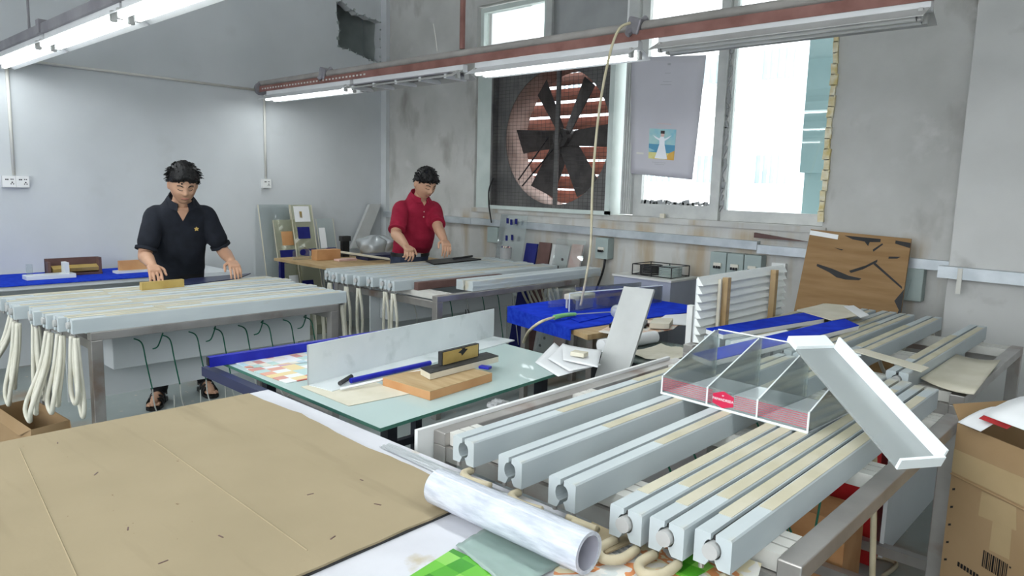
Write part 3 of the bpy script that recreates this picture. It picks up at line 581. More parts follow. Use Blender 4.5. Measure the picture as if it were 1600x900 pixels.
# ---- long table against the white wall, blue cloth
table('wall_table', .03, .70, -5.4, -2.15, .745, .03, 'panel_white', 'steel', 'long white table along the white wall behind the worker in black')
tag(obj('blue_cloth', bx(.03, .72, -5.3, -2.78, .746, .756, bev=.002), MATS['blue_felt']), 'blue cloth covering the table along the white wall', 'cloth')
t = thing('acrylic_stand', 'clear acrylic stand with a slab foot on the blue cloth', 'stand', (.5, -3.5, .757))
obj('foot', bx(.40, .52, -3.66, -3.33, .757, .79, bev=.003), MATS['frost'], t); obj('upright', bx(.43, .445, -3.64, -3.60, .79, .87), MATS['acrylic'], t); obj('end_block', bx(.41, .50, -3.40, -3.37, .79, .875), MATS['frost'], t)
t = thing('gold_case', 'open brown case with gold lining on the blue cloth', 'case', (.34, -3.3, .757))
b = bx(.28, .30, -3.48, -3.10, .757, .89); box(b, .28, .37, -3.48, -3.46, .757, .87); box(b, .28, .37, -3.12, -3.10, .757, .89); box(b, .28, .38, -3.48, -3.10, .757, .775); obj('shell', b, MATS['brown_bar'], t)
b = B(); obox(b, (.33, -3.28, .81), (.06, .33, .03), (0, .35, 0)); obj('gold_lining', b, MATS['gold'], t)
t = thing('wood_block', 'orange wood block on a frosted slab beside the worker in black', 'block', (.38, -2.92, .757))
obj('slab', bx(.36, .46, -3.02, -2.74, .757, .775), MATS['frost'], t); obj('block', bx(.37, .40, -2.98, -2.76, .776, .855), MATS['orange_wood'], t)
t = thing('box_stack', 'black and white boxes stacked behind the worker in black', 'box', (.4, -2.42, .746))
obj('lower_box', bx(.34, .46, -2.52, -2.34, .746, .80), MATS['black'], t); obj('white_box', bx(.35, .45, -2.51, -2.35, .80, .83), MATS['white_plastic'], t); obj('upper_box', bx(.34, .46, -2.52, -2.36, .83, .875), MATS['black'], t)
b = B()
for k in range(16): obox(b, (.40+random.uniform(-.04, .04), -2.45+random.uniform(-.05, .05), .90+random.uniform(0, .10)), (.03, .03, .03), (random.random(), random.random(), random.random()), .008)
o = tag(obj('dried_flowers', b, MATS['cream_board']), 'cream dried flowers on the boxes behind the worker in black', 'flowers'); o['kind'] = 'stuff'
# ---- sheets leaning on the white wall
def lean(name, y0, y1, ztop, xfoot, xtop, mat, th, label, cat, z0=.002, group=None):
    t = thing(name, label, cat, (xfoot, (y0+y1)/2, z0), group); b = B()
    poly(b, [(xfoot, y0, z0), (xfoot, y1, z0), (xtop, y1, ztop), (xtop, y0, ztop)], (th, 0, th*(xfoot-xtop)/(ztop-z0))); obj('sheet', b, MATS[mat], t)
    def pt(u, v, d=0): return Vector((xfoot+(xtop-xfoot)*v+th+d, y0+(y1-y0)*u, z0+(ztop-z0)*v))
    def patch_(nm, u0, u1, v0, v1, m, d=.003): b = B(); poly(b, [pt(u0, v0), pt(u1, v0), pt(u1, v1), pt(u0, v1)], (d, 0, 0)); obj(nm, b, MATS[m], t)
    for u in (0.0, .97): patch_('edge_strip', u, u+.03, 0, 1, 'cream_board', .002)
    return t, patch_
GS = 'sheets leaning on the white wall'
t, p_ = lean('acrylic_sheet', -1.57, -1.22, 1.30, .30, .03, 'acrylic', .006, 'tallest clear sheet leaning on the white wall', 'sheet', group=GS)
t, p_ = lean('acrylic_sheet', -1.45, -1.20, 1.15, .36, .10, 'acrylic_yellow', .006, 'clear sheet with yellowed edges and one wood patch', 'sheet', group=GS)
p_('wood_patch', .3, .8, .78, .90, 'orange_wood'); p_('blue_patch', .15, .85, .63, .74, 'navy'); p_('white_patch', .4, .8, .44, .52, 'paper')
t, p_ = lean('acrylic_sheet', -1.27, -1.02, 1.30, .42, .12, 'acrylic_yellow', .006, 'clear sheet with white top and stacked navy squares', 'sheet', group=GS)
p_('white_patch', .15, .85, .87, .99, 'paper'); p_('brass_patch', .38, .5, .90, .95, 'gold'); p_('blue_patch', .2, .75, .74, .83, 'navy'); p_('blue_patch', .35, .95, .59, .66, 'navy'); p_('blue_patch', .1, .6, .34, .42, 'navy'); p_('white_patch', .3, .7, .24, .33, 'paper')
t, p_ = lean('acrylic_sheet', -1.00, -.79, 1.16, .42, .16, 'acrylic', .006, 'clear sheet with white smear right of the navy squares', 'sheet', group=GS)
p_('white_patch', .1, .45, .74, .92, 'paper'); p_('blue_patch', .4, .95, .60, .74, 'navy')
tag(obj('grey_profile', poly(B(), [(.10, -.55, .82), (.10, -.38, .82), (.03, -.10, 1.30), (.03, -.25, 1.30)], (.05, 0, .01)), MATS['grey_board']), 'grey ribbed plank leaning in the room corner', 'plank')
# ---- wooden table behind the worker in red and its clutter
table('side_table', .36, 1.40, -1.58, -.25, .80, .025, 'tan_wood', 'navy', 'wooden table with clutter behind the worker in red')
def blk(name, x0, x1, y0, y1, z0, z1, mat, label, cat, rot=None, bev=.002):
    b = B(); obox(b, ((x0+x1)/2, (y0+y1)/2, (z0+z1)/2), (x1-x0, y1-y0, z1-z0), rot or (0, 0, 0), bev); return tag(obj(name, b, MATS[mat]), label, cat)
blk('orange_block', .70, .80, -1.38, -1.12, .801, .90, 'orange_wood', 'orange acrylic block on the cluttered wooden table', 'block')
t = thing('acrylic_house', 'small clear house-shaped piece on the cluttered wooden table', 'ornament', (.62, -1.42, .801))
obj('house', poly(B(), [(.60, -1.52, .801), (.60, -1.34, .801), (.60, -1.34, .88), (.60, -1.43, .93), (.60, -1.52, .88)], (.03, 0, 0)), MATS['acrylic'], t); obj('blue_disc', tube(B(), [(.625, -1.43, .87), (.633, -1.43, .87)], .03, 14), MATS['navy'], t)
t = thing('black_stand', 'black upright stand on the cluttered wooden table', 'stand', (.62, -.95, .801)); obj('post', bx(.60, .64, -.99, -.91, .801, 1.0), MATS['black'], t); obj('head', bx(.59, .65, -1.0, -.90, .96, 1.01), MATS['dark_rubber'], t)
blk('navy_sheets', .85, 1.05, -.98, -.62, .801, .85, 'navy_film', 'stack of dark navy sheets on the wooden table', 'sheets')
t = thing('tilted_plank', 'cream plank with dark underside tilted on the wooden table', 'plank', (1.15, -1.05, .801)); R_ = Euler((radians(-9), 0, radians(-24))).to_matrix().to_4x4()
b = B(); obox(b, (1.12, -1.06, .862), (.06, .46, .016), R_); obj('board', b, MATS['cream_board'], t); b = B(); obox(b, (1.12, -1.06, .849), (.06, .46, .008), R_); obj('backing', b, MATS['dark_rubber'], t)
blk('black_case', .95, 1.05, -.60, -.36, .851, .93, 'black', 'black box beside the plastic bag on the wooden table', 'box', (radians(-12), 0, 0))
blk('pink_slab', .88, .97, -1.25, -1.05, .801, .82, 'pic_pink', 'pink slab next to the orange block', 'slab')
b = B()
def bag(u, v):
    a = u*2*pi; r = .19*sin(pi*min(1, v*.93+.07))**.7; n_ = noise.noise(Vector((cos(a)*2.2, sin(a)*2.2, v*4)))*.05; return Vector((.62+(r*.8+n_)*cos(a), -.55+(r*1.15+n_)*sin(a), max(.803, .803+.2*(1-cos(pi*v))/2+n_*.4)))
sheet(b, 0, 36, 16, bag, .001); tag(obj('plastic_bag', b, MATS['film'], smooth='all'), 'crumpled clear plastic bag on the wooden table', 'bag')
blk('cream_bundle', .72, .88, -.30, -.27, .801, .86, 'cream_board', 'cream bundle beside the worker in red', 'bundle')
# ---- on the second bench
b = B(); poly(b, quad([(664, 408), (678, 414), (752, 406), (726, 402)], .902), (0, 0, .008)); tag(obj('black_plate', b, MATS['black']), 'glossy black plate under the hands of the worker in red', 'plate')
tag(obj('dark_stick', tube(B(), [pz(708, 404, .919), pz(738, 400, .919)], .008, 8), MATS['dark_rubber']), 'dark stick beside the black plate', 'stick')
p = pz(790, 404, .90); t = thing('plastic_tub', 'clear plastic tub of sticks at the end of the second bench', 'tub', (p.x, p.y, .90))
lathe_b = B(); lathe(lathe_b, (p.x, p.y, .90), [(.05, 0), (.055, .09), (.056, .10)], 18); obj('tub', lathe_b, MATS['film'], t, smooth=True)
for k in range(10): a = k*.63; obj('stick', tube(B(), [(p.x+.03*cos(a), p.y+.03*sin(a), .905), (p.x+.035*cos(a+.4), p.y+.035*sin(a+.4), 1.01)], .006, 6), MATS[('pic_pink', 'rail_red', 'navy', 'cream_board')[k % 4]], t)
# ---- boards leaning on the window wall behind the second bench
def wboard(name, x0, x1, zt, yf, mat, label, th=.015, cat='board', holes=0, yt=.09):
    t = thing(name, label, cat, ((x0+x1)/2, -yf, 0)); b = B(); poly(b, [(x0, -yf, .002), (x1, -yf, .002), (x1, -yt, zt), (x0, -yt, zt)], (0, -th, 0)); obj('sheet', b, MATS[mat], t)
    for k in range(holes):
        v = .15+.8*k/holes; u = .35+.35*((k*7) % 3)/2; c = Vector((x0+(x1-x0)*u, -yf+(yf-.09)*v-th-.001, zt*v)); b = B(); cyl(b, c, c+Vector((0, -.002, 0)), .014, 10); obj('peg_hole', b, MATS['black'], t)
    return t
t = wboard('acrylic_sheet', 1.96, 2.30, 1.28, .30, 'acrylic', 'clear sheet with small dark squares leaning under the fan', .006, 'sheet')
for (x, z) in ((2.08, 1.20), (2.13, 1.19), (2.19, 1.20), (2.17, 1.05), (2.10, 1.04)): obj('sample_square', bx(x, x+.025, -.135-(1.28-z)*.18, -.128-(1.28-z)*.18, z, z+.05), MATS['navy'], t)
wboard('navy_board', 2.30, 2.44, 1.03, .32, 'navy', 'navy board leaning behind the second bench'); wboard('brown_board', 2.46, 2.60, 1.05, .30, 'brown_bar', 'dark brown board leaning behind the second bench')
wboard('perforated_board', 2.62, 2.82, 1.04, .34, 'grey_board', 'grey board with black holes leaning on the concrete wall', holes=12); wboard('striped_board', 2.84, 2.96, 1.06, .36, 'pic_pink', 'narrow reddish board leaning beside the perforated board'); wboard('acrylic_sheet', 2.70, 3.02, 1.10, .42, 'acrylic', 'clear sheet leaning in front of the perforated board', .005, 'sheet', yt=.14)
# ---- blue cloth table in the middle
t = thing('cloth_table', 'work table under blue cloth below the breaker boxes', 'table', (3.95, -1.2, 0))
TP = [Vector((3.55, -1.62, .72)), Vector((4.42, -1.95, .72)), Vector((4.62, -.62, .72)), Vector((3.60, -.56, .72))]
obj('table_top', poly(B(), TP, (0, 0, .03)), MATS['tan_wood'], t)
for q in TP: c = q.lerp(Vector((4.05, -1.1, .72)), .12); obj('leg', bx(c.x-.02, c.x+.02, c.y-.02, c.y+.02, 0, .72), MATS['steel'], t)
t = thing('blue_cloth', 'blue cloth over the middle work table', 'cloth', (3.9, -1.2, .70)); ctr = Vector((4.05, -1.1, .751))
T2 = [Vector((3.53, -1.64, .751)), Vector((4.28, -1.92, .751)), Vector((4.45, -.60, .751)), Vector((3.58, -.55, .751))]
obj('cloth_top', poly(B(), T2, (0, 0, .007)), MATS['blue_bright'], t)
b = B(); poly(b, [T2[0]+Vector((0, 0, .006)), T2[1]+Vector((0, 0, .006)), T2[1]+Vector((0, 0, -.06)), T2[0]+Vector((0, 0, -.1))], (-.004, -.008, 0)); obj('cloth_skirt', b, MATS['blue_felt'], t)
Z = .76
slab('blue_strip_sheet', [(885, 494), (960, 484), (962, 490), (905, 503)], Z, .004, 'blue_bright', 'lighter blue offcut on the blue cloth', 'cloth')
t = thing('acrylic_case', 'long clear acrylic case with blocks inside on the blue cloth', 'case', (4.0, -1.0, Z))
A_, Bq = pz(889, 487, Z), pz(1034, 472, Z)
for nm, off in (('front_pane', Vector((0, 0, 0))), ('rear_pane', Vector((-.19, .02, 0)))): obj(nm, poly(B(), [A_+off, Bq+off, Bq+off+Vector((0, 0, .12)), A_+off+Vector((0, 0, .12))], (-.004, .001, 0)), MATS['acrylic'], t)
obj('top_edge', tube(B(), [A_+Vector((0, 0, .12)), Bq+Vector((0, 0, .12))], .004, 6), MATS['acrylic_edge'], t); obj('end_edge', tube(B(), [A_, A_+Vector((0, 0, .12))], .004, 6), MATS['acrylic_edge'], t)
def on(pxy, z, d, mat, name, label, cat, rz=0, bev=.003, zp=None, sh=(0, 0, 0)):
    c = pz(*pxy, zp or z)+Vector(sh); b = B(); obox(b, (c.x, c.y, z+d[2]/2), d, (0, 0, rz), bev); return tag(obj(name, b, MATS[mat]), label, cat)
IN = (-.095, -.02, 0)
on((926, 483), Z, (.10, .18, .06), 'grey_board', 'foam_block', 'grey-white block inside the clear case', 'block', .05, sh=IN); on((926, 483), Z+.0605, (.12, .20, .035), 'cream_board', 'foam_block', 'cream foam piece on top of the block in the clear case', 'foam', .1, zp=Z, sh=IN)
on((900, 486), Z, (.03, .08, .07), 'navy', 'navy_square', 'navy square at the near end of the clear case', 'block', sh=(-.05, .03, 0))
on((972, 478), Z, (.10, .16, .06), 'tan_wood', 'timber_block', 'pale timber block under the blue wrap', 'block', sh=IN); on((972, 478), Z+.0605, (.13, .20, .03), 'blue_bright', 'blue_wrap', 'blue felt piece on the timber block', 'felt', .1, zp=Z, sh=IN)
on((1013, 476), Z, (.10, .18, .05), 'orange_wood', 'wood_box', 'low wooden box at the end of the clear case', 'box', sh=(-.16, -.02, 0)); on((1013, 476), Z+.0505, (.11, .20, .035), 'blue_felt', 'blue_felt', 'dark blue felt piece on the low wooden box', 'felt', zp=Z, sh=(-.16, -.02, 0))
M('tool_green', (.20, .52, .16), (.26, .60, .22), scale=8, rough=.4)
t = thing('air_gun', 'green handled air tool with hose on the blue cloth', 'tool', tuple(pz(880, 494, Z))); a, c = pz(866, 496, Z+.02), pz(899, 491, Z+.02); obj('handle', tube(B(), smooth_path([a, a.lerp(c, .5)+Vector((0, 0, .004)), c], 4), .016, 10, .011), MATS['tool_green'], t, smooth=True)
obj('nozzle', tube(B(), [c, pz(962, 487, Z+.02)], .004, 6), MATS['galv'], t); obj('hose', tube(B(), smooth_path([a, pz(845, 503, .77), pz(826, 518, .68), pz(818, 535, .55)], 6), .009, 8), MATS['cord_yellow'], t, smooth='all')
c = pz(964, 497, Z); b = B(); bmesh.ops.create_uvsphere(b, u_segments=20, v_segments=12, radius=.042, matrix=Matrix.Translation((c.x, c.y, Z+.042))); tag(obj('clear_ball', b, MATS['film'], smooth='all'), 'clear round ball on the blue cloth', 'ball')
slab('art_print', [(935, 518), (965, 502), (1070, 499), (1052, 514), (985, 527)], Z, .003, cells('print_peach', [(.7, .42, .28), (.72, .55, .42), (.74, .7, .64), (.70, .36, .24)], 9), 'peach coloured print on the blue table', 'print')
slab('white_sheet', [(1020, 505), (1040, 492), (1078, 490), (1078, 508)], Z+.004, .004, 'paper', 'white sheet behind the dark strip on the blue table', 'paper')
slab('dark_strip', [(952, 506), (960, 500), (1012, 500), (1010, 507)], Z+.005, .022, 'black', 'dark strip lying on prints beside the leaning plank', 'strip'); slab('cream_strip', [(1015, 505), (1022, 497), (1052, 497), (1046, 506)], Z+.010, .03, 'cream_board', 'cream wood strip on the prints', 'strip')
for k, (x, y) in enumerate(((1012, 509), (1024, 511), (1037, 507), (1026, 502))): on((x, y), Z+.004, (.03, .025, .015), 'brown_bar', 'wood_chip', ('brown chip nearest the plank on the prints', 'brown chip at the front of the prints', 'brown chip nearest the white post', 'brown chip behind the others on the prints')[k], 'chip', k, .002)
# low machine with vents and glass sheet beside it, rolled paper
t = thing('vented_machine', 'black and grey vented machine under the rolled paper', 'machine', (4.72, -1.95, 0)); obj('body', bx(4.56, 5.0, -2.10, -1.62, 0, .70, bev=.006), MATS['black'], t); obj('vent_panel', bx(4.66, 4.95, -2.112, -2.101, .38, .66), MATS['grey_board'], t)
for k in range(6): obj('vent_slit', bx(4.69, 4.84, -2.116, -2.112, .42+k*.038, .432+k*.038), MATS['black'], t)
tag(obj('glass_sheet', bx(4.58, 5.02, -2.13, -1.6, .702, .71), clear('glass_green', (.80, .90, .87), gloss=.15, haze=.12, hazecol=(.55, .68, .64))), 'glass sheet lying on the vented machine', 'glass')
tag(obj('cream_cutout', sheet(B(), 0, 8, 4, lambda u, v: Vector((4.74+.24*u, -2.05+.34*v, .714+.01*sin(u*6+v*5)**2)), .002), MATS['cream_board']), 'crumpled cream paper on the glass sheet', 'paper')
tag(obj('paper_roll', tube(B(), [(4.62, -2.1, .745), (4.68, -1.68, .745)], .034, 16), MATS['paper'], smooth=True), 'white paper roll on the vented machine', 'roll')
tag(obj('white_post', bx(5.0, 5.03, -1.92, -1.89, .712, .99), MATS['white_plastic']), 'thin white post in front of the louvred panel', 'post')
# plank leaning on the blue table
top_ = py(1000, 452, -2.06); low_ = py(957, 588, -2.28); d_ = (low_-top_); foot = top_+d_*((top_.z-.003)/-d_.z); sd = Vector((.155, .03, 0))
n_ = d_.cross(sd).normalized()*.02
b = B(); poly(b, [top_-sd*.5, top_+sd*.5, foot+sd*.5, foot-sd*.5], n_); tag(obj('leaning_plank', b, MATS['grey_board']), 'long grey-white plank leaning against the blue table', 'plank')
# ---- grey cabinet with the coil of cable
t = thing('grey_cabinet', 'blue-grey metal cabinet against the concrete wall', 'cabinet', (3.82, -.3, 0)); M('cab', (.28, .30, .36), (.33, .35, .41), scale=4, rough=.5); M('cab_top', (.56, .56, .52), (.62, .62, .58), scale=5, rough=.6)
obj('body', bx(3.57, 4.07, -.50, -.10, 0, .885, bev=.004), MATS['cab'], t); obj('top', bx(3.56, 4.08, -.51, -.09, .886, .90), MATS['cab_top'], t); obj('door_seam', bx(3.97, 3.976, -.503, -.50, .03, .86), MATS['black'], t)
t = thing('wire_basket', 'black wire basket holding coiled cable on the cabinet', 'basket', (3.86, -.3, .901)); cx_, cy_ = 3.86, -.30
for z in (.907, .985): obj('rim', tube(B(), [(cx_+s*.17, cy_+q*.13, z) for s, q in ((-1, -1), (1, -1), (1, 1), (-1, 1), (-1, -1))], .004, 6), MATS['black'], t)
for s, q in ((-1, -1), (1, -1), (1, 1), (-1, 1), (0, -1), (0, 1)): obj('upright', tube(B(), [(cx_+s*.17, cy_+q*.13, .902), (cx_+s*.17, cy_+q*.13, .985)], .004, 6), MATS['black'], t)
for nm, mt, ox, lb in (('cable_coil', 'dark_rubber', -.085, 'black cable coil in the wire basket'), ('cable_coil', 'box_green', .085, 'grey-green cable coil in the wire basket')):
    b = B()
    for k in range(6): tube(b, [(cx_+ox+.075*cos(a), cy_+.10*sin(a), .911+k*.012) for a in [2*pi*j/20 for j in range(21)]], .0055, 6)
    tag(obj(nm, b, MATS[mt], smooth='all'), lb, 'cable')
# ---- plywood and offcuts on the wall
M('plywood', (.25, .145, .06), (.32, .195, .09), scale=3, rough=.65, stretch=(1, 1, 9))
t = thing('plywood_sheet', 'brown plywood sheet with black paint marks leaning on the concrete wall', 'plywood', (5.2, -.3, 0))
Q = [py(1268, 359, -.10), py(1425, 374, -.10)]; QB = [Vector((4.87, -.45, .002)), Vector((5.56, -.45, .002))]
obj('sheet', poly(B(), [QB[0], QB[1], Q[1], Q[0]], (0, -.014, .004)), MATS['plywood'], t)
def pp(u, v): a = QB[0].lerp(QB[1], u); c = Q[0].lerp(Q[1], u); return a.lerp(c, v)+Vector((0, -.016, .004))
def mark(uv, mat='black'): b = B(); poly(b, [pp(u, v) for u, v in uv], (0, -.0012, 0)); obj('paint_mark', b, MATS[mat], t)
mark([(.36, .985), (.72, .985), (.72, .97), (.62, .965), (.61, .945), (.57, .965), (.45, .97)]); mark([(.86, .985), (1.0, .98), (1.0, .955), (.86, .97)]); mark([(.0, .995), (.30, .985), (.30, .962), (.0, .972)], 'white_plastic')
mark([(.14, .83), (.30, .815), (.48, .79), (.60, .785), (.58, .775), (.45, .77), (.36, .775), (.28, .795), (.14, .818)]); mark([(.47, .815), (.62, .85), (.72, .885), (.72, .872), (.60, .83), (.49, .805)]); mark([(.70, .87), (.98, .77), (.98, .76), (.69, .86)]); mark([(.66, .93), (.74, .965), (.75, .96), (.67, .92)]); mark([(.82, .905), (.93, .91), (.90, .90), (.82, .895)]); mark([(.28, .92), (.38, .915), (.36, .91)]); mark([(.93, .70), (1.0, .76), (1.0, .60), (.96, .62), (.98, .66)])
tag(obj('wood_offcut', poly(B(), [(4.47, -.055, 1.226), (4.86, -.055, 1.222), (4.47, -.055, 1.262)], (0, .03, 0)), MATS['brown_bar']), 'brown wedge offcut lying on the cable trunk', 'offcut')
tag(obj('small_block', bx(3.66, 3.70, -.03, -.005, 1.328, 1.362), MATS['cream_board']), 'tiny cream block on the window sill', 'block')
# ---- louvred panel standing on the far bench
t = thing('louvred_panel', 'white louvred panel with two wooden posts standing on the far bench', 'panel', (5.11, -1.5, ZT))
for k in range(8):
    z = ZT+.002+k*.039; b = B(); poly(b, [(5.10, -2.02, z), (5.132, -2.02, z+.003), (5.104, -2.02, z+.043), (5.10, -2.02, z+.043)], (0, .98, .0)); obj('slat', b, MATS['louvre_white'], t)
obj('backing', bx(5.095, 5.10, -2.02, -1.04, ZT+.002, 1.14), MATS['panel_white'], t)
for y in (-1.83, -1.27): obj('post', bx(5.133, 5.162, y, y+.035, ZT+.002, 1.135), MATS['tan_wood'], t)
for y in (-1.86, -1.235): obj('post_edge', bx(5.133, 5.147, y-.012, y, ZT+.002, 1.13), MATS['cream_board'], t)
# ---- blue topped planks, sheets on the far bench
ZR = .9005
def bplank(name, pts, z, label):
    t = thing(name, label, 'plank', tuple(pz(*pts[0], z))); P = quad(pts, z+.024); obj('core', poly(B(), [p-Vector((0, 0, .024)) for p in P], (0, 0, .02)), MATS['white_plastic'], t); obj('blue_face', poly(B(), [p-Vector((0, 0, .004)) for p in P], (0, 0, .004)), MATS['blue_bright'], t)
bplank('blue_plank', [(1103, 513), (1130, 522), (1288, 497), (1258, 488)], ZR, 'blue topped plank lying nearer the louvred panel')
bplank('blue_plank', [(1083, 552), (1112, 563), (1342, 508), (1318, 497)], ZR+.001, 'larger blue topped plank pointing at the acrylic display')
slab('white_plank', [(1142, 533), (1154, 538), (1236, 519), (1228, 515)], ZR+.002, .014, 'white_plastic', 'white strip between the two blue planks', 'plank')
slab('cream_sheet', [(1245, 484), (1290, 474), (1325, 477), (1352, 491), (1300, 500)], ZR+.026, .004, 'cream_board', 'cream cut-out sheet on top of the blue planks', 'sheet'); slab('white_strip', [(1318, 478), (1334, 477), (1358, 492), (1345, 496)], ZR+.031, .004, 'paper', 'white strip curling off the cream sheet', 'strip')
slab('thin_strip', [(1330, 547), (1348, 544), (1452, 574), (1440, 581)], ZR, .003, 'cream_board', 'thin cream strip lying across the far rails', 'strip')
P = quad([(1438, 596), (1494, 558), (1563, 567), (1521, 622)], ZT+.012); b = B(); sheet(b, 0, 12, 6, lambda u, v: P[0].lerp(P[3], u).lerp(P[1].lerp(P[2], u), v)+Vector((0, 0, .012*(2*u-1)**2)), .003); tag(obj('card_sheet', b, MATS['cream_board'], smooth='all'), 'tan card sheet lying on the open end of the far bench', 'card')
M('red', (.42, .015, .02), (.50, .03, .03), scale=6, rough=.35); c = Vector((5.60, -2.75, 0)); b = B(); lathe(b, c, [(.085, 0), (.09, .02), (.09, .42), (.07, .47), (.03, .50), (.03, .55)], 20); tag(obj('red_canister', b, MATS['red'], smooth=True), 'red canister on the floor under the nearest bench', 'canister')
tag(obj('red_box', bx(5.72, 5.95, -1.95, -1.6, .0, .5), MATS['red']), 'dark red box under the far bench', 'box'); tag(obj('wood_crate', bx(5.62, 5.95, -2.33, -2.11, .0, .32), MATS['orange_wood']), 'brown wooden box between the right benches', 'box')
# ---- acrylic display with red stripes
ZD = .9015; o_ = Vector((5.585, -3.11, ZD)); ux = Vector((.485, -.035, 0)).normalized(); uy = Vector((.02, .34, 0)).normalized(); DW, DD = .485, .33
t = thing('acrylic_display', 'clear acrylic display tray with red stripes and red hexagon badge', 'display', tuple(o_+ux*.24+uy*.16))
def dp(a, c, z): return o_+ux*a+uy*c+Vector((0, 0, z))
obj('base', poly(B(), [dp(0, 0, 0), dp(DW, 0, 0), dp(DW, DD, 0), dp(0, DD, 0)], (0, 0, .004)), clear('acrylic_milky', (.9, .93, .94), gloss=.25, haze=.45, hazecol=(.8, .84, .86)), t)
obj('front_lip', poly(B(), [dp(0, 0, .004), dp(DW, 0, .004), dp(DW, 0, .06), dp(0, 0, .06)], uy*.004), MATS['acrylic'], t); obj('rear_wall', poly(B(), [dp(0, DD-.004, .004), dp(DW, DD-.004, .004), dp(DW, DD-.004, .17), dp(0, DD-.004, .17)], uy*.004), MATS['acrylic'], t)
for k, a in enumerate((0, .165, .33, DW-.004)):
    dv = obj('divider', poly(B(), [dp(a, .004, .004), dp(a, DD-.004, .004), dp(a, DD-.004, .17), dp(a, .30*DD, .165) if False else dp(a, DD-.03, .17), dp(a, .004, .06)], ux*.004), MATS['acrylic'], t); obj('divider_edge', tube(B(), [dp(a+.002, .004, .06), dp(a+.002, DD-.03, .171)], .0022, 6), MATS['acrylic_edge'], dv); obj('divider_post', tube(B(), [dp(a+.002, -.001, .002), dp(a+.002, -.001, .06)], .0028, 6), MATS['acrylic_edge'], dv)
obj('front_edge', tube(B(), [dp(0, -.001, .002), dp(DW, -.001, .002)], .004, 6), MATS['acrylic_edge'], t); obj('top_edge', tube(B(), [dp(0, DD-.002, .171), dp(DW, DD-.002, .171)], .0025, 6), MATS['acrylic_edge'], t)
M('print_red', (.55, .02, .07), (.60, .03, .09), scale=6, rough=.4)
for k in range(7):
    for a0, a1 in ((.004, .185), (.26, DW-.004)): obj('red_stripe', poly(B(), [dp(a0, -.0012, .014+k*.0062), dp(a1, -.0012, .014+k*.0062), dp(a1, -.0012, .0156+k*.0062), dp(a0, -.0012, .0156+k*.0062)], uy*.0006), MATS['print_red'], t)
hexa = obj('badge', poly(B(), [dp(.187, -.0016, .016), dp(.187, -.0016, .045), dp(.222, -.0016, .058), dp(.257, -.0016, .046), dp(.257, -.0016, .017), dp(.222, -.0016, .006)], uy*.001), MATS['print_red'], t)
def text(body, size, origin, xdir, ydir, mat, parent, name='lettering'):
    cu = bpy.data.curves.new(name, 'FONT'); cu.body = body; cu.size = size; cu.align_x = 'CENTER'; cu.align_y = 'CENTER'; cu.extrude = .0002
    o = bpy.data.objects.new('tmp_text', cu); COL.objects.link(o); dg = bpy.context.evaluated_depsgraph_get(); me = bpy.data.meshes.new_from_object(o.evaluated_get(dg)); bpy.data.objects.remove(o)
    zd = xdir.cross(ydir); b = B(); b.from_mesh(me); b.transform(Matrix(((xdir.x, ydir.x, zd.x, origin.x), (xdir.y, ydir.y, zd.y, origin.y), (xdir.z, ydir.z, zd.z, origin.z), (0, 0, 0, 1)))); return obj(name, b, MATS[mat], parent)
text('PAPANDREEA', .0115, dp(.222, -.0024, .031), ux, Vector((0, 0, 1)), 'pic_white', hexa); text('BY', .006, dp(.222, -.0024, .044), ux, Vector((0, 0, 1)), 'pic_white', hexa)
# long clear angle lying from the display to the bench edge
t = thing('acrylic_angle', 'long clear acrylic angle lying across the nearest bench', 'acrylic profile', (6.1, -2.7, .84)); a, c = pz(1243, 548, 1.10), pz(1398, 730, .912); dv = (c-a); sd = Vector((dv.y, -dv.x, 0)).normalized()*-.125
up_ = sd.cross(dv).normalized(); up_ = up_ if up_.z > 0 else -up_
obj('wide_face', poly(B(), [a, c, c+sd, a+sd], up_*.006), clear('acrylic_cloudy', (.88, .91, .91), gloss=.2, haze=.30, hazecol=(.68, .72, .72)), t); obj('rim', poly(B(), [a+sd, c+sd, c+sd*1.05, a+sd*1.05], up_*.045), MATS['acrylic_edge'], t); obj('end_rim', poly(B(), [c, c+sd, c+sd+dv.normalized()*.008, c+dv.normalized()*.008], up_*.03), MATS['acrylic_edge'], t); obj('start_rim', poly(B(), [a, a+sd, a+sd-dv.normalized()*.05, a-dv.normalized()*.05], up_*.016), MATS['acrylic_edge'], t)
# ================================================================ glass table in the middle and its load
ZG = .75
t = thing('glass_table', 'glass topped table on a black steel stand in the middle', 'table', (4.25, -3.1, 0))
GT = [Vector((3.64, -3.69, ZG-.012)), Vector((4.90, -3.71, ZG-.012)), Vector((4.82, -2.50, ZG-.012)), Vector((3.62, -2.42, ZG-.012))]
obj('glass_top', poly(B(), GT, (0, 0, .012)), clear('table_glass', (.70, .84, .80), gloss=.7, haze=.66, hazecol=(.62, .75, .73)), t)  # pale milky share paints in the bright windows' reflection on the glass
M('glass_edge', (.05, .16, .12), (.08, .20, .15), scale=6, rough=.2)
for i in range(4): a, c = GT[i], GT[(i+1) % 4]; obj('glass_edge', poly(B(), [a, c, c+Vector((0, 0, .012)), a+Vector((0, 0, .012))], (c-a).cross(Vector((0, 0, 1))).normalized()*.002), MATS['glass_edge'], t)
M('stand_black', (.02, .022, .03), (.035, .038, .05), scale=6, rough=.45)
for x in (3.72, 4.62):
    for y in (-3.5, -2.62): obj('leg', bx(x, x+.045, y, y+.045, 0, ZG-.05), MATS['stand_black'], t)
for y in (-3.5, -2.62): obj('top_beam', bx(3.70, 4.70, y, y+.045, ZG-.055, ZG-.014), MATS['stand_black'], t); obj('low_beam', bx(3.765, 4.62, y+.005, y+.04, .12, .16), MATS['stand_black'], t)
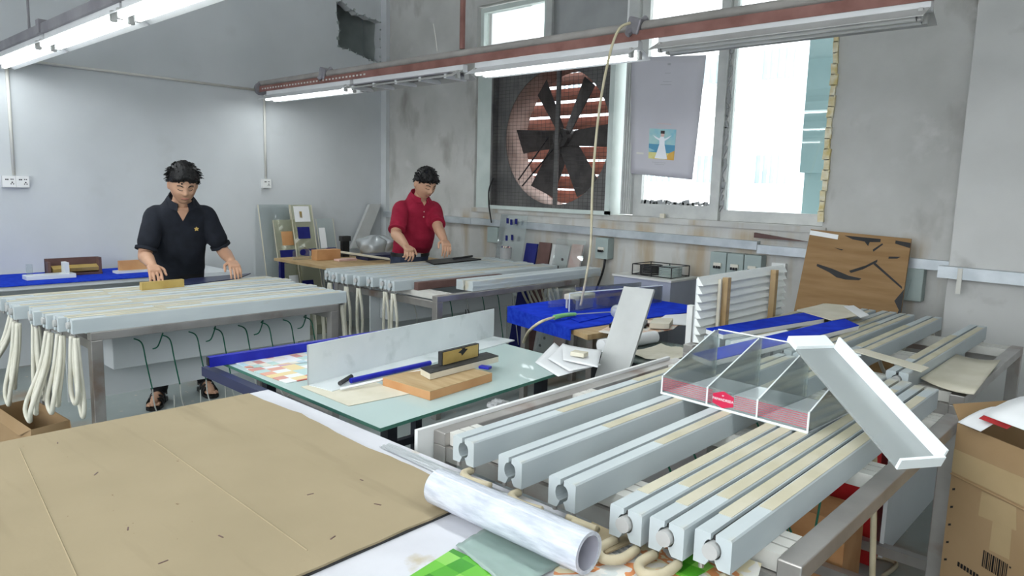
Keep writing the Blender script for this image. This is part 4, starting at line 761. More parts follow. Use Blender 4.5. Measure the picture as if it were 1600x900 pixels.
for x in (3.72, 4.62): obj('side_beam', bx(x, x+.045, -3.455, -2.62, ZG-.055, ZG-.014), MATS['stand_black'], t); obj('low_beam', bx(x+.005, x+.04, -3.455, -2.62, .12, .16), MATS['stand_black'], t)
M('navy_edge', (.03, .035, .08), rough=.4); obj('front_rail', bx(3.68, 4.72, -3.76, -3.72, ZG-.06, ZG-.02), MATS['navy_edge'], t); obj('white_strip', bx(4.2, 4.6, -3.765, -3.76, ZG-.03, ZG-.022), MATS['paper'], t)
cells('print_art', [(.72, .75, .74), (.45, .62, .66), (.74, .70, .58), (.60, .28, .20), (.76, .76, .76), (.45, .62, .55), (.70, .50, .30), (.74, .75, .73)], 17, stretch=(1, 1.6, 1), kind='pixel'); cells('print_art2', [(.78, .8, .8), (.62, .14, .10), (.78, .62, .3), (.70, .34, .24), (.45, .62, .6), (.5, .3, .45), (.8, .8, .78), (.62, .28, .22)], 15, stretch=(1.4, 1, 1), kind='pixel')
slab('art_print', [(350, 560), (395, 549), (480, 539), (480, 567), (385, 574)], ZG+.001, .003, 'print_art', 'bright abstract print at the far corner of the glass table', 'print'); slab('art_print', [(385, 576), (480, 566), (480, 592), (448, 598)], ZG+.001, .003, 'print_art2', 'red and green abstract print next to the white angle piece', 'print')
slab('tan_sheet', [(470, 604), (560, 588), (640, 615), (545, 634)], ZG+.001, .002, 'cream_board', 'tan paper lying on the near end of the glass', 'paper')
t = thing('white_angle', 'long white acrylic angle standing on the glass table', 'acrylic profile', (4.25, -3.0, ZG)); A0, A1 = pz(481, 603, ZG), pz(770, 527, ZG); dirv = (A1-A0).normalized(); side = Vector((dirv.y, -dirv.x, 0)); side = side if side.x > 0 else -side
obj('upright', poly(B(), [A0+Vector((0, 0, .002)), A1+Vector((0, 0, .002)), A1+Vector((0, 0, .155)), A0+Vector((0, 0, .165))], side*.006), MATS['white_acrylic'], t); obj('foot', poly(B(), [A0+side*.006, A1+side*.006, A1+side*.14, A0+side*.14], (0, 0, .006)), MATS['white_acrylic'], t)
obj('end_edge', poly(B(), [A0-dirv*.001, A0-dirv*.001+Vector((0, 0, .165)), A0-dirv*.001+side*.006+Vector((0, 0, .165)), A0-dirv*.001+side*.006], -dirv*.001), MATS['grey_panel'], t)
for a, c, lb in (((323, 557), (526, 527), 'near half of the long blue bar behind the white angle'), ((528, 526), (686, 502), 'far half of the long blue bar behind the white angle')):
    P, Q_ = pz(*a, ZG+.045), pz(*c, ZG+.045); t = thing('blue_bar', lb, 'bar', tuple(P-Vector((0, 0, .044)))); d = (Q_-P); sd = Vector((d.y, -d.x, 0)).normalized()*.03
    obj('bar', poly(B(), [P, P+sd, P+sd-Vector((0, 0, .042)), P-Vector((0, 0, .042))], d), MATS['navy_bright'] if 'navy_bright' in MATS else M('navy_bright', (.012, .016, .30), (.016, .022, .38), scale=12, rough=.4), t)
    obj('end_cap', poly(B(), [P-d.normalized()*.004+sd*.1, P-d.normalized()*.004+sd*.9, P-d.normalized()*.004+sd*.9-Vector((0, 0, .036)), P-d.normalized()*.004+sd*.1-Vector((0, 0, .036))], d.normalized()*.004), MATS['black'], t)
t = thing('wood_slab', 'thick orange-brown slab with torn paper on the glass', 'slab', tuple(pz(690, 600, ZG))); P = quad([(598, 590), (672, 612), (769, 583), (700, 566)], ZG+.035); obj('slab', poly(B(), [p-Vector((0, 0, .034)) for p in P], (0, 0, .033)), MATS['orange_wood'], t); obj('paper_layer', poly(B(), [p-Vector((0, 0, .001)) for p in P], (0, 0, .002)), MATS['tan_wood'], t)
t = thing('sanding_block', 'cream bar with black top and gold faced block on the slab', 'tool', tuple(pz(715, 580, ZG+.04))); P = quad([(657, 575), (672, 583), (779, 556), (760, 550)], ZG+.065); obj('cream_bar', poly(B(), [p-Vector((0, 0, .027)) for p in P], (0, 0, .024)), MATS['cream_board'], t); obj('black_pad', poly(B(), [p-Vector((0, 0, .003)) for p in P], (0, 0, .004)), MATS['dark_rubber'], t)
c0, c1 = pz(690, 571, ZG+.07), pz(748, 556, ZG+.07); d = c1-c0; sd = Vector((d.y, -d.x, 0)).normalized(); sd = sd if sd.x > 0 else -sd
blkb = obj('block', poly(B(), [c0, c1, c1+Vector((0, 0, .055)), c0+Vector((0, 0, .055))], -sd*.02), MATS['dark_rubber'], t); obj('gold_face', poly(B(), [c0+d*.03, c1-d*.03, c1-d*.03+Vector((0, 0, .052)), c0+d*.03+Vector((0, 0, .052))], sd*.002), MATS['gold'], blkb)
for pts in ([(.42, .038), (.56, .05), (.68, .044), (.52, .02), (.50, .03)], [(.5, .052), (.62, .052), (.55, .042)]): obj('black_mark', poly(B(), [c0+d*u+Vector((0, 0, z))+sd*.0022 for u, z in pts], sd*.0006), MATS['black'], blkb)
tag(obj('blue_rod', tube(B(), [pz(548, 595, ZG+.02), pz(672, 567, ZG+.02)], .011, 10), MATS['navy_bright'], smooth=True), 'short blue rod in front of the white angle', 'rod'); tag(obj('marker_pen', tube(B(), [pz(531, 599, ZG+.018), pz(549, 588, ZG+.018)], .009, 10), MATS['dark_rubber'], smooth=True), 'dark marker pen at the end of the blue rod', 'pen')
tag(obj('white_strip', tube(B(), [pz(532, 608, ZG+.012), pz(690, 572, ZG+.04)], .006, 4), MATS['paper']), 'thin white strip leading to the wood slab', 'strip'); on((758, 576), ZG+.037, (.05, .03, .012), 'navy_bright', 'blue_scrap', 'blue scrap on the corner of the wood slab', 'scrap', .3)
def paper(u0, pts, z, lab, curl=.02): P = quad(pts, z); b = B(); sheet(b, 0, 8, 8, lambda u, v: P[0].lerp(P[1], u).lerp(P[3].lerp(P[2], u), v)+Vector((0, 0, curl*(abs(2*u-1)**2)*v)), .0015); return tag(obj('paper_sheet', b, MATS['paper'], smooth='all'), lab, 'paper')
paper(0, [(836, 566), (872, 588), (925, 577), (866, 538)], ZG+.004, 'lowest white sheet at the corner of the glass table', .01); paper(0, [(856, 560), (890, 580), (940, 572), (880, 538)], ZG+.018, 'middle white sheet at the corner of the glass table', .006); paper(0, [(880, 562), (934, 574), (940, 548), (878, 538)], ZG+.030, 'top white sheet under the small beige block', .004); on((905, 556), ZG+.036, (.07, .05, .02), 'cream_board', 'beige_block', 'small beige block on the white sheets', 'block', .2)
b = B(); bmesh.ops.create_icosphere(b, subdivisions=3, radius=.07, matrix=Matrix.Translation((0, 0, 0)))
c = pz(778, 640, 0)
for v in b.verts: v.co = v.co*(1+.45*noise.noise(v.co*30)); v.co.z = max(v.co.z*.6, -.03)
b.transform(Matrix.Translation((c.x, c.y, .032))); tag(obj('crumpled_tissue', b, MATS['paper']), 'crumpled white tissue on the floor', 'tissue')
# ================================================================ foreground table
ZF = .80
M('card', (.325, .262, .162), (.36, .29, .182), scale=3, rough=.75, stretch=(1, 1, 1), bump=.03, bscale=90); overlay(MATS['card'], (.28, .225, .138), 2.5, .58, .78, stretch=(.6, 5, 1), seed=4); overlay(MATS['card'], (.20, .13, .07), 55, .74, .77, seed=7)
M('table_white', (.58, .58, .62), (.65, .65, .69), scale=5, rough=.5); overlay(MATS['table_white'], (.50, .44, .33), 9, .6, .7, seed=5)
t = thing('work_table', 'white topped work table in the foreground', 'table', (5.3, -4.8, 0)); obj('table_top', bx(4.41, 6.20, -6.0, -3.84, ZF-.035, ZF), MATS['table_white'], t)
for x in (4.47, 6.09):
    for y in (-5.9, -3.96): obj('leg', bx(x, x+.05, y, y+.05, 0, ZF-.035), MATS['steel'], t)
def edge(pts, z, jit, n_=6):
    out = []
    for a, c in zip(pts, pts[1:]+pts[:1]):
        for k in range(n_): q = a.lerp(c, k/n_); out.append(q+Vector((random.uniform(-jit, jit), random.uniform(-jit, jit), 0)))
    return out
CP = [Vector((4.43, -5.9, 0)), Vector((4.43, -4.7, 0)), Vector((4.435, -3.93, 0)), Vector((4.75, -3.915, 0)), Vector((5.1, -3.935, 0)), Vector((5.38, -3.93, 0)), Vector((5.52, -3.95, 0)), Vector((5.60, -4.02, 0)), Vector((5.61, -4.45, 0)), Vector((5.62, -5.9, 0))]
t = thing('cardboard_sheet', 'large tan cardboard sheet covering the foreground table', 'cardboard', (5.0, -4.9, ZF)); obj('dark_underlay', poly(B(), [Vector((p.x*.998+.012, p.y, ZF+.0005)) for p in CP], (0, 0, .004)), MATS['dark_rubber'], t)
obj('sheet', poly(B(), [Vector((p.x, p.y, ZF+.005)) for p in edge(CP, 0, .004)], (0, 0, .005)), MATS['card'], t)
for p0, p1 in (((240, 688), (480, 860)), ((30, 700), (120, 900))): a, c = pz(*p0, ZF+.0102), pz(*p1, ZF+.0102); obj('crease', tube(B(), [a, c], .0016, 4), MATS['card'], t)
for i, (x, y) in enumerate(sorted(((345, 838), (90, 692), (255, 878), (200, 826), (150, 740), (565, 750), (485, 772), (520, 840), (590, 788)))):
    a = pz(x, y, ZF+.0104); b = B(); obox(b, a, (random.uniform(.006, .02), .003, .001), (0, 0, random.uniform(0, 3))); tag(obj('wood_splinter', b, MATS['brown_bar']), '%s dark splinter from the left on the cardboard sheet' % ORD[i], 'splinter', 'splinters on the cardboard')
# roll of film
t = thing('film_roll', 'roll of clear wrapping film lying on the foreground table', 'roll', (5.73, -4.0, ZF+.01)); a, c = Vector((5.555, -4.035, .853)), Vector((5.99, -4.03, .853))
M('film_white', (.44, .47, .54), (.60, .63, .69), scale=16, rough=.22, stretch=(1, 4, 4), bump=.25, bscale=45, coat=.4)
b = B(); tube(b, [a.lerp(c, k/24) for k in range(25)], .042, 32, caps=False)
tube(b, [c, a], .034, 32, caps=False); obj('film_wrap', b, MATS['film_white'], t, smooth=True)
M('roll_core', (.36, .36, .42), (.42, .42, .48), scale=6, rough=.5)
for q, e in ((a, -1), (c, 1)):
    b = B(); n_ = 32
    for k in range(n_):
        a0, a1 = 2*pi*k/n_, 2*pi*(k+1)/n_; b.faces.new([b.verts.new(q+Vector((0, r*cos(x), r*sin(x)))) for r, x in ((.034, a0), (.042, a0), (.042, a1), (.034, a1))])
    obj('film_end', b, MATS['film_white'], t)
b = B(); tube(b, [a+Vector((.002, 0, 0)), c-Vector((.002, 0, 0))], .0335, 32, caps=False); obj('core_tube', b, MATS['roll_core'], t, smooth=True)
# film sheets, prints, card pieces on the table
cells('print_pixel', [(.04, .25, .01), (.08, .38, .02), (.14, .48, .04), (.25, .58, .10), (.05, .30, .02), (.10, .42, .03)], 24, kind='pixel')
slab('green_print', [(708, 857), (780, 893), (760, 925), (600, 925)], ZF+.001, .003, 'print_pixel', 'print of bright green squares at the bottom edge', 'print')
P = quad([(712, 852), (775, 815), (880, 880), (800, 925)], ZF+.006); b = B(); sheet(b, 0, 14, 14, lambda u, v: P[0].lerp(P[1], u).lerp(P[3].lerp(P[2], u), v)+Vector((0, 0, .004*noise.noise(Vector((u*9, v*9, 0))))), .0008); tag(obj('bubble_film', b, clear('film_green', (.72, .86, .80), gloss=.5, rough=.2, haze=.4, hazecol=(.55, .70, .64)), smooth='all'), 'pale green bubble film under the film roll', 'film')
cells('print_splash', [(.78, .78, .76), (.78, .76, .70), (.78, .76, .72), (.78, .70, .48), (.74, .30, .12), (.78, .77, .74), (.66, .70, .70), (.80, .79, .77), (.78, .78, .76), (.3, .5, .2)], 7)
slab('splash_print', [(868, 880), (925, 850), (1060, 838), (1190, 880), (1180, 920), (860, 925)], ZF+.001, .003, 'print_splash', 'white print with orange and green splashes at the bottom edge', 'print'); slab('green_card', [(1035, 888), (1085, 862), (1115, 885), (1080, 905)], ZF+.0045, .002, 'print_pixel', 'green picture piece on the splashed print', 'print')
slab('card_piece', [(900, 842), (925, 815), (990, 845), (947, 864)], ZF+.012, .004, 'card', 'small cardboard piece beside the end of the film roll', 'cardboard'); slab('card_piece', [(945, 832), (975, 815), (1060, 838), (1000, 845)], ZF+.006, .004, 'card', 'cardboard strip under the bench hoses', 'cardboard')
P = [Vector((5.15, -3.900, ZF+.0015)), Vector((5.15, -3.865, ZF+.0015)), Vector((6.0, -3.865, ZF+.0015)), Vector((6.0, -3.92, ZF+.0015))]; b = B(); sheet(b, 0, 60, 14, lambda u, v: P[0].lerp(P[3], v).lerp(P[1].lerp(P[2], v), u)+Vector((0, 0, .001+.008*abs(noise.noise(Vector((u*7, v*26, 2))))+.004*abs(noise.noise(Vector((u*14, v*60, 5)))))), .0008); tag(obj('film_scrap', b, MATS['film'], smooth=False), 'crumpled clear film along the edge of the foreground table', 'film')
for k, (pts, lb) in enumerate((([(865, 778), (905, 800), (960, 806), (1010, 790)], 'beige hose looping off the third rail'), ([(935, 800), (975, 780), (1010, 790), (985, 812), (930, 812)], 'beige hose loop beside the close rails')  )):
    tag(obj('loose_hose', tube(B(), smooth_path([Vector((q.x, min(q.y-.085, -3.925), ZF+.024+.019*k)) for q in [pz(x, y, ZF+.02) for x, y in pts]], 8), .0085, 8), MATS['hose_old'], smooth='all'), lb, 'hose', 'hoses on the table edge')
# ================================================================ cardboard boxes
M('carton', (.33, .215, .11), (.38, .255, .14), scale=3, rough=.75, bump=.03, bscale=80); M('carton_in', (.25, .15, .08), (.29, .19, .11), scale=3, rough=.8); M('tape_clear', (.42, .31, .17), (.46, .34, .19), scale=6, rough=.15)
def carton(corner, u, v, h, label, name='carton'):
    t = thing(name, label, 'box', tuple(corner+(u+v)*.5)); th = .005; un, vn = u.normalized(), v.normalized()
    for nm, o0, e, nn in (('front_side', corner, u, vn), ('back_side', corner+v-vn*th, u, vn), ('left_side', corner+vn*th, v-vn*2*th, un), ('right_side', corner+u-un*th+vn*th, v-vn*2*th, un)):
        obj(nm, poly(B(), [o0, o0+e, o0+e+Vector((0, 0, h)), o0+Vector((0, 0, h))], nn*th), MATS['carton'], t)
    obj('bottom', poly(B(), [corner+un*th+vn*th, corner+u-un*th+vn*th, corner+u+v-un*th-vn*th, corner+v+un*th-vn*th], (0, 0, .005)), MATS['carton_in'], t); return t
c0, r1, r2 = pz(47, 656, .42), pz(108, 641, .42), pz(50, 608, .42); c0.z = r1.z = r2.z = .001; u = r1-c0; v = r2-r1
t = carton(c0, u, v, .37, 'open empty cardboard box on the floor at lower left')
f0 = c0+Vector((0, 0, .37)); obj('flap', poly(B(), [f0, f0+v, f0+v+Vector((-.14, -.02, -.06)), f0+Vector((-.14, -.02, -.06))], (0, 0, .004)), MATS['carton'], t); obj('flap', poly(B(), [f0+u+v*.0, f0+u+v, f0+u+v+Vector((.05, .0, -.10)), f0+u+Vector((.05, .0, -.10))], (.004, 0, 0)), MATS['carton'], t)
# tall box at right with papers
kc = pz(1497, 652, .86); kc.z = .001; fu = Vector((.813, -.582, 0))*.62; fv = Vector((.582, .813, 0))*.42
t = carton(kc, fu, fv, .84, 'tall open cardboard box with tape and barcode at lower right'); fd = -fv.normalized()
def fp(a, z, d=.0008): return kc+fu.normalized()*a+Vector((0, 0, z))+fd*d
def fpoly(nm, pts, mat, d=.0008): return obj(nm, poly(B(), [fp(a, z, d) for a, z in pts], fd*.0005), MATS[mat], t)
fpoly('tape_strip', [(0, .68), (.60, .68), (.60, .77), (0, .755)], 'tape_clear'); fpoly('tape_patch', [(.118, .585), (.25, .60), (.24, .668), (.12, .664)], 'tape_clear'); fpoly('tape_patch', [(.17, .50), (.24, .505), (.235, .60), (.17, .595)], 'tape_clear', .001)
obj('crease_edge', tube(B(), [fp(0, .672, .002), fp(.60, .672, .002)], .003, 6), MATS['carton'], t)
aa = .152
for k, wd in enumerate((.004, .002, .005, .002, .003, .006, .002, .003, .005, .002, .004, .002, .003)):
    fpoly('barcode_bar', [(aa, .437), (aa+wd, .437), (aa+wd, .49), (aa, .49)], 'black', .0012); aa += wd+.0035
fpoly('barcode_dot', [(.243, .482), (.248, .482), (.248, .487), (.243, .487)], 'black', .0012)
for k in range(5): fpoly('small_print', [(.012, .38+k*.06), (.022, .385+k*.06), (.022, .392+k*.06), (.012, .387+k*.06)], 'black', .0012)
for k in range(7): fpoly('small_print', [(.065+k*.012, .39), (.073+k*.012, .39), (.073+k*.012, .405), (.065+k*.012, .405)], 'black', .0012)
obj('flap', poly(B(), [kc+fv*.02+Vector((0, 0, .84)), kc+fv*.98+Vector((0, 0, .84)), kc+fv*.98+Vector((-.03, .02, .90)), kc+fv*.1+Vector((-.05, .0, .89))], fu.normalized()*.004), MATS['carton'], t)
obj('flap', poly(B(), [kc+fv+Vector((0, 0, .84)), kc+fv+fu+Vector((0, 0, .84)), kc+fv+fu+fv.normalized()*.06+Vector((0, 0, .90)), kc+fv+fv.normalized()*.06+Vector((0, 0, .90))], (0, 0, .004)), MATS['carton'], t)
def loosep(o0, a, b_, lab, mat='paper', bend=.03): b = B(); sheet(b, 0, 8, 6, lambda u, v: o0+a*u+b_*v+Vector((0, 0, bend*sin(pi*v))), .0015); tag(obj('paper_sheet', b, MATS[mat], smooth='all'), lab, 'paper')
kt = kc+Vector((0, 0, .855))
loosep(kt+fu*.05+fd*.03+Vector((0, 0, .0)), fu*.14, fv*.55+Vector((0, 0, .03)), 'narrow white sheet at the corner of the tall box'); loosep(kt+fu*.14+fd*.01+Vector((0, 0, .03)), fu*.16, fv*.5+Vector((0, 0, .03)), 'red sheet between white sheets in the tall box', 'red'); loosep(kt+fu*.22+fd*.05+Vector((0, 0, .06)), fu*.7, fv*.6+Vector((0, 0, .04)), 'wide white sheet on top of the tall box')
wire('floor_hose', [pz(1290, 880, .01), pz(1350, 868, .01), pz(1400, 880, .01), pz(1380, 900, .01)], .009, 'hose_old', 'beige hose lying on the floor under the nearest bench', 'hose'); wire('drop_hose', [Vector((6.12, -2.72, .80)), Vector((6.14, -2.7, .5)), Vector((6.15, -2.66, .1)), Vector((6.1, -2.6, .012))], .010, 'hose_old', 'beige hose dropping from the nearest bench to the floor', 'hose')
# ================================================================ people
from mathutils.bvhtree import BVHTree
M('skin', (.46, .26, .17), (.52, .31, .205), scale=7, rough=.5, bump=.02, bscale=120); M('hair', (.006, .006, .007), (.012, .011, .011), scale=40, rough=.45, bump=.4, bscale=90)
M('shirt_black', (.010, .012, .018), (.014, .017, .025), scale=20, rough=.85, bump=.06, bscale=150); M('shirt_red', (.25, .008, .03), (.31, .014, .042), scale=14, rough=.85, bump=.06, bscale=150)
M('trouser_black', (.010, .010, .012), (.015, .015, .017), scale=14, rough=.85); M('trouser_navy', (.03, .04, .07), (.045, .055, .09), scale=14, rough=.85); M('lip', (.38, .15, .12), rough=.5); M('leather', (.012, .011, .011), (.02, .019, .018), scale=12, rough=.4)
def ring_loft(bm, rings, seg=28):
    """rings: (centre, half depth along x, half width along y, front drop)"""
    R = []
    for c, rx, ry, dr in rings:
        R.append([bm.verts.new((c[0]+rx*cos(2*pi*k/seg), c[1]+ry*math.copysign(abs(sin(2*pi*k/seg))**.85, sin(2*pi*k/seg)), c[2]-dr*cos(2*pi*k/seg))) for k in range(seg)])
    for a, b_ in zip(R, R[1:]):
        for k in range(seg): bm.faces.new((a[k], a[(k+1) % seg], b_[(k+1) % seg], b_[k]))
    bm.faces.new(R[0][::-1]); bm.faces.new(R[-1])
def limb(bm, pts, rad, seg=14, k=5):
    """smooth tapering limb through joints, rounded ends"""
    P = [Vector(p) for p in pts]; Q = smooth_path(P, k); n = len(Q); rr = []
    for i in range(n):
        t = i/k; j = min(int(t), len(rad)-2); rr.append(rad[j]+(rad[j+1]-rad[j])*(t-j))
    d0, d1 = (Q[0]-Q[1]).normalized(), (Q[-1]-Q[-2]).normalized()
    Q = [Q[0]+d0*rr[0]*.8, Q[0]+d0*rr[0]*.5]+Q+[Q[-1]+d1*rr[-1]*.5, Q[-1]+d1*rr[-1]*.8]; rr = [rr[0]*.45, rr[0]*.83]+rr+[rr[-1]*.83, rr[-1]*.45]
    t_ = B(); d = (Q[1]-Q[0]).normalized(); up = Vector((0, 0, 1)) if abs(d.z) < .9 else Vector((1, 0, 0)); u = d.cross(up).normalized(); rings = []
    for i in range(len(Q)):
        d = (Q[min(i+1, len(Q)-1)]-Q[max(i-1, 0)]).normalized(); u = (u-d*u.dot(d)).normalized(); v = d.cross(u)
        rings.append([t_.verts.new(Q[i]+(u*cos(2*pi*a/seg)+v*sin(2*pi*a/seg))*rr[i]) for a in range(seg)])
    for i in range(len(Q)-1):
        for a in range(seg): t_.faces.new((rings[i][a], rings[i][(a+1) % seg], rings[i+1][(a+1) % seg], rings[i+1][a]))
    t_.faces.new(rings[0][::-1]); t_.faces.new(rings[-1]); bmesh.ops.recalc_face_normals(t_, faces=t_.faces); merge(bm, t_)
def ik(S, W_, l1, l2, hint):
    d = W_-S; L = min(d.length, (l1+l2)*.995); dn = d.normalized(); a = (l1*l1-l2*l2+L*L)/(2*L); h = math.sqrt(max(0, l1*l1-a*a)); hn = (hint-dn*hint.dot(dn)).normalized()
    return S+dn*a+hn*h, S+dn*L
def hand(bm, w_, fwd, up, right, curl, s=1.0):
    fwd = fwd.normalized(); up = (up-fwd*up.dot(fwd)).normalized(); sd = up.cross(fwd)*(1 if right else -1)      # thumb side
    m = Matrix(((fwd.x, sd.x, up.x), (fwd.y, sd.y, up.y), (fwd.z, sd.z, up.z))).to_4x4()
    obox(bm, w_+fwd*.050*s, (.092*s, .074*s, .026*s), m, .010*s)
    for y, ln, c in ((.030, .072, .9), (.0095, .080, 1.0), (-.011, .074, 1.05), (-.030, .058, 1.15)):
        p = w_+fwd*.088*s+sd*y*s*1.05-up*.002; pts = [p-fwd*.02]; ang = .12
        sp = sd*(y*1.6)
        for k in range(3):
            ang += curl*c*(.55, .75, .5)[k]; d = (fwd*cos(ang)-up*sin(ang)+sp*(1 if k == 0 else .3)).normalized(); pts.append(pts[-1]+d*(ln*s/2.4+(.02 if k == 0 else 0)))
        limb(bm, pts, [.0092*s, .009*s, .0082*s, .007*s], 8, 3)
    p = w_+fwd*.022*s+sd*.030*s; d1 = (fwd*.62+sd*.72-up*.25).normalized(); d2 = (fwd*.92+sd*.15-up*.4).normalized(); limb(bm, [p, p+d1*.036*s, p+d1*.036*s+d2*.032*s, p+d1*.036*s+d2*.056*s], [.0125*s, .0112*s, .010*s, .0078*s], 8, 3)
def head_pt(d, hair=0.0, fringe=0):
    """head surface along unit direction d (x forward, y left, z up), in metres"""
    x, y, z = d; ax, ay, az = .097, .077, .118
    r = 1/math.sqrt((x/ax)**2+(y/ay)**2+(z/az)**2); p = Vector((x*r, y*r, z*r)); zn = p.z/az
    if zn < 0: p.y *= 1-.20*(-zn)**1.5; p.x *= (1-.30*(-zn)**1.3) if p.x < 0 else (1-.06*(-zn))
    g = lambda a, s: math.exp(-(a/s)**2)
    if x > 0:
        yn = p.y/ay; p.x += .020*g(yn, .17)*(g(zn+.20, .13)+.42*g(zn-.0, .16)) - .007*g(abs(yn)-.40, .20)*g(zn-.02, .13) + .0045*g(zn-.17, .09)*g(yn, .6) + .006*g(abs(yn)-.48, .2)*g(zn+.22, .18) + .0055*g(zn+.52, .08)*g(yn, .30) - .004*g(zn+.64, .05)*g(yn, .3) + .007*g(zn+.82, .14)*g(yn, .35) + .004*g(abs(yn)-.13, .07)*g(zn+.26, .08)
    return p
def sphere_dirs(sub): b = B(); bmesh.ops.create_icosphere(b, subdivisions=sub, radius=1); return b
def remesh(bm, vox, it=4, fac=.5):
    me = bpy.data.meshes.new('tmp'); bmesh.ops.recalc_face_normals(bm, faces=bm.faces); bm.to_mesh(me); bm.free(); o = bpy.data.objects.new('tmp', me); COL.objects.link(o)
    m = o.modifiers.new('r', 'REMESH'); m.mode = 'VOXEL'; m.voxel_size = vox; s = o.modifiers.new('s', 'SMOOTH'); s.iterations = it; s.factor = fac
    dg = bpy.context.evaluated_depsgraph_get(); out = bpy.data.meshes.new_from_object(o.evaluated_get(dg)); bpy.data.objects.remove(o); b = B(); b.from_mesh(out); bpy.data.meshes.remove(out); return b
def person(label, root, yaw, s, wr, wl, curl, look, shirt, trousers, feet, stock=1.0, belly=.0, hairv=1.0, sandals=False, lean=.2, turn=0.0, vneck=.05, tuck=False, fringe=1.0):
    T = Matrix.Translation((root[0], root[1], 0)) @ Matrix.Rotation(yaw, 4, 'Z'); Ti = T.inverted()
    t = thing('person', label, 'person', (root[0], root[1], 0)); L = lambda p: Ti @ Vector(p)
    cx = lambda z: lean*max(0, z-.88*s)**1.15
    def rg(z, rx, ry, dr=0, add=0, dx=0): return ((cx(z*s)+dx, 0, z*s), (rx+add)*s, (ry*stock+add)*s, dr)
    def torso(add, dr=0): return [rg(.86, .112, .168, 0, add), rg(.93, .116, .166, 0, add, .004), rg(1.02, .119+belly*.8, .165, 0, add, .010+belly*.35), rg(1.10, .119+belly, .166, 0, add, .012+belly*.4), rg(1.19, .117+belly*.5, .172, 0, add, .010+belly*.2), rg(1.28, .112, .178, 0, add), rg(1.345, .100, .180, 0, add), rg(1.39, .084, .158, dr*.15, add), rg(1.43, .072, .118, dr*.4, add), rg(1.465, .066, .088, dr, add)]
    sh = {q: Vector((cx(1.375*s)-.005, q*.156*stock*s, 1.365*s)) for q in (1, -1)}; W_ = {-1: L(wr), 1: L(wl)}; arms = {}
    for q in (1, -1): arms[q] = ik(sh[q], W_[q], .285*s, .255*s, Vector((-.9, q*.22, -.35)))
    hips = {q: Vector((.0, q*.088*s, .86*s)) for q in (1, -1)}; an = {q: L((feet[q][0], feet[q][1], .085)) for q in (1, -1)}; kn = {q: hips[q].lerp(an[q], .5)+Vector((.035, 0, 0)) for q in (1, -1)}
    hc = Vector((cx(1.57*s)+.040, 0, 1.575*s)); HM = Matrix.Translation(hc) @ Euler((0, look, turn)).to_matrix().to_4x4() @ Matrix.Scale(s*1.12, 4)
    b = B(); ring_loft(b, torso(-.012)); limb(b, [(cx(1.41*s), 0, 1.40*s), (cx(1.48*s)+.012, 0, 1.48*s), hc+Vector((-.012, 0, -.03))], [.066*s, .056*s, .054*s], 18)
    h_ = sphere_dirs(5)
    for v in h_.verts: v.co = head_pt(v.co.normalized())
    for q in (1, -1): e = sphere_dirs(3); e.transform(Matrix.Translation((-.006, q*.077, -.006)) @ Euler((0, .15, q*-.35)).to_matrix().to_4x4() @ Matrix.Diagonal((.018, .0075, .031, 1))); merge(h_, e)
    h_.transform(HM); merge(b, h_)
    for q in (1, -1):
        el, w_ = arms[q]; limb(b, [sh[q], sh[q].lerp(el, .55), el, el.lerp(w_, .35), w_], [.054*s*stock, .050*s*stock, .042*s*stock, .043*s*stock, .028*s], 16); fd = (w_-el).normalized(); tgt = Vector((fd.x, fd.y, 0)).normalized(); fw = (tgt*.78+Vector((0, 0, -.24))+fd*.2).normalized()
        hand(b, w_+fw*.004, fw, Vector((.35, 0, 1)) if q == -1 else Vector((.3, 0, 1)), q == -1, curl[q], s)
        limb(b, [hips[q], kn[q], an[q]], [.075*s, .052*s, .036*s], 14)
        fr = Matrix.Rotation(feet[q][2]-yaw, 3, 'Z') @ Vector((1, 0, 0)); a = Vector((an[q].x, an[q].y, 0)); limb(b, [a-fr*.05+Vector((0, 0, .060)), a+fr*.03+Vector((0, 0, .064)), a+fr*.12+Vector((0, 0, .056)), a+fr*.155+Vector((0, 0, .046))], [.033, .036, .029, .020], 12)
        for k in range(5): sdv = Vector((-fr.y, fr.x, 0)); o0 = a+fr*(.145-.008*abs(k-1))+sdv*(k-2)*.0165*(1 if q == -1 else -1)+Vector((0, 0, .036)); limb(b, [o0, o0+fr*.032, o0+fr*.045-Vector((0, 0, .004))], [.0095, .0088, .007], 8, 2)
    bm = remesh(b, .0042, 3); bv = BVHTree.FromBMesh(bm); bm.transform(T); obj('body', bm, MATS['skin'], t, smooth='all')
    # clothing
    b = B(); ring_loft(b, torso(.004, vneck) if not tuck else [rg(.965, .119, .168, 0, .004)]+torso(.004, vneck)[2:])
    for q in (1, -1): el, w_ = arms[q]; en = sh[q].lerp(el, .70); limb(b, [sh[q]+Vector((0, -q*.05, .0)), sh[q], sh[q].lerp(el, .35), en], [.055*s, .064*s*stock, .068*s*stock, .069*s*stock], 18)
    sm = remesh(b, .008, 6)
    for v in sm.verts:
        n_ = noise.noise(Vector((v.co.x*7, v.co.y*7, v.co.z*11)))*.006+noise.noise(Vector((v.co.x*16+v.co.z*10, v.co.y*12, v.co.z*14+3)))*.003; v.co += v.normal*n_
    sv = BVHTree.FromBMesh(sm); sm.transform(T); so = obj('polo_shirt', sm, shirt, t, smooth='all')
    for q in (1, -1):
        el, w_ = arms[q]; en = sh[q].lerp(el, .70); d = (el-sh[q]).normalized(); bb = B(); tube(bb, [en+d*.034, en+d*.052], .0695*s*stock, 20); bb.transform(T); obj('sleeve_cuff', bb, shirt, so, smooth=True)
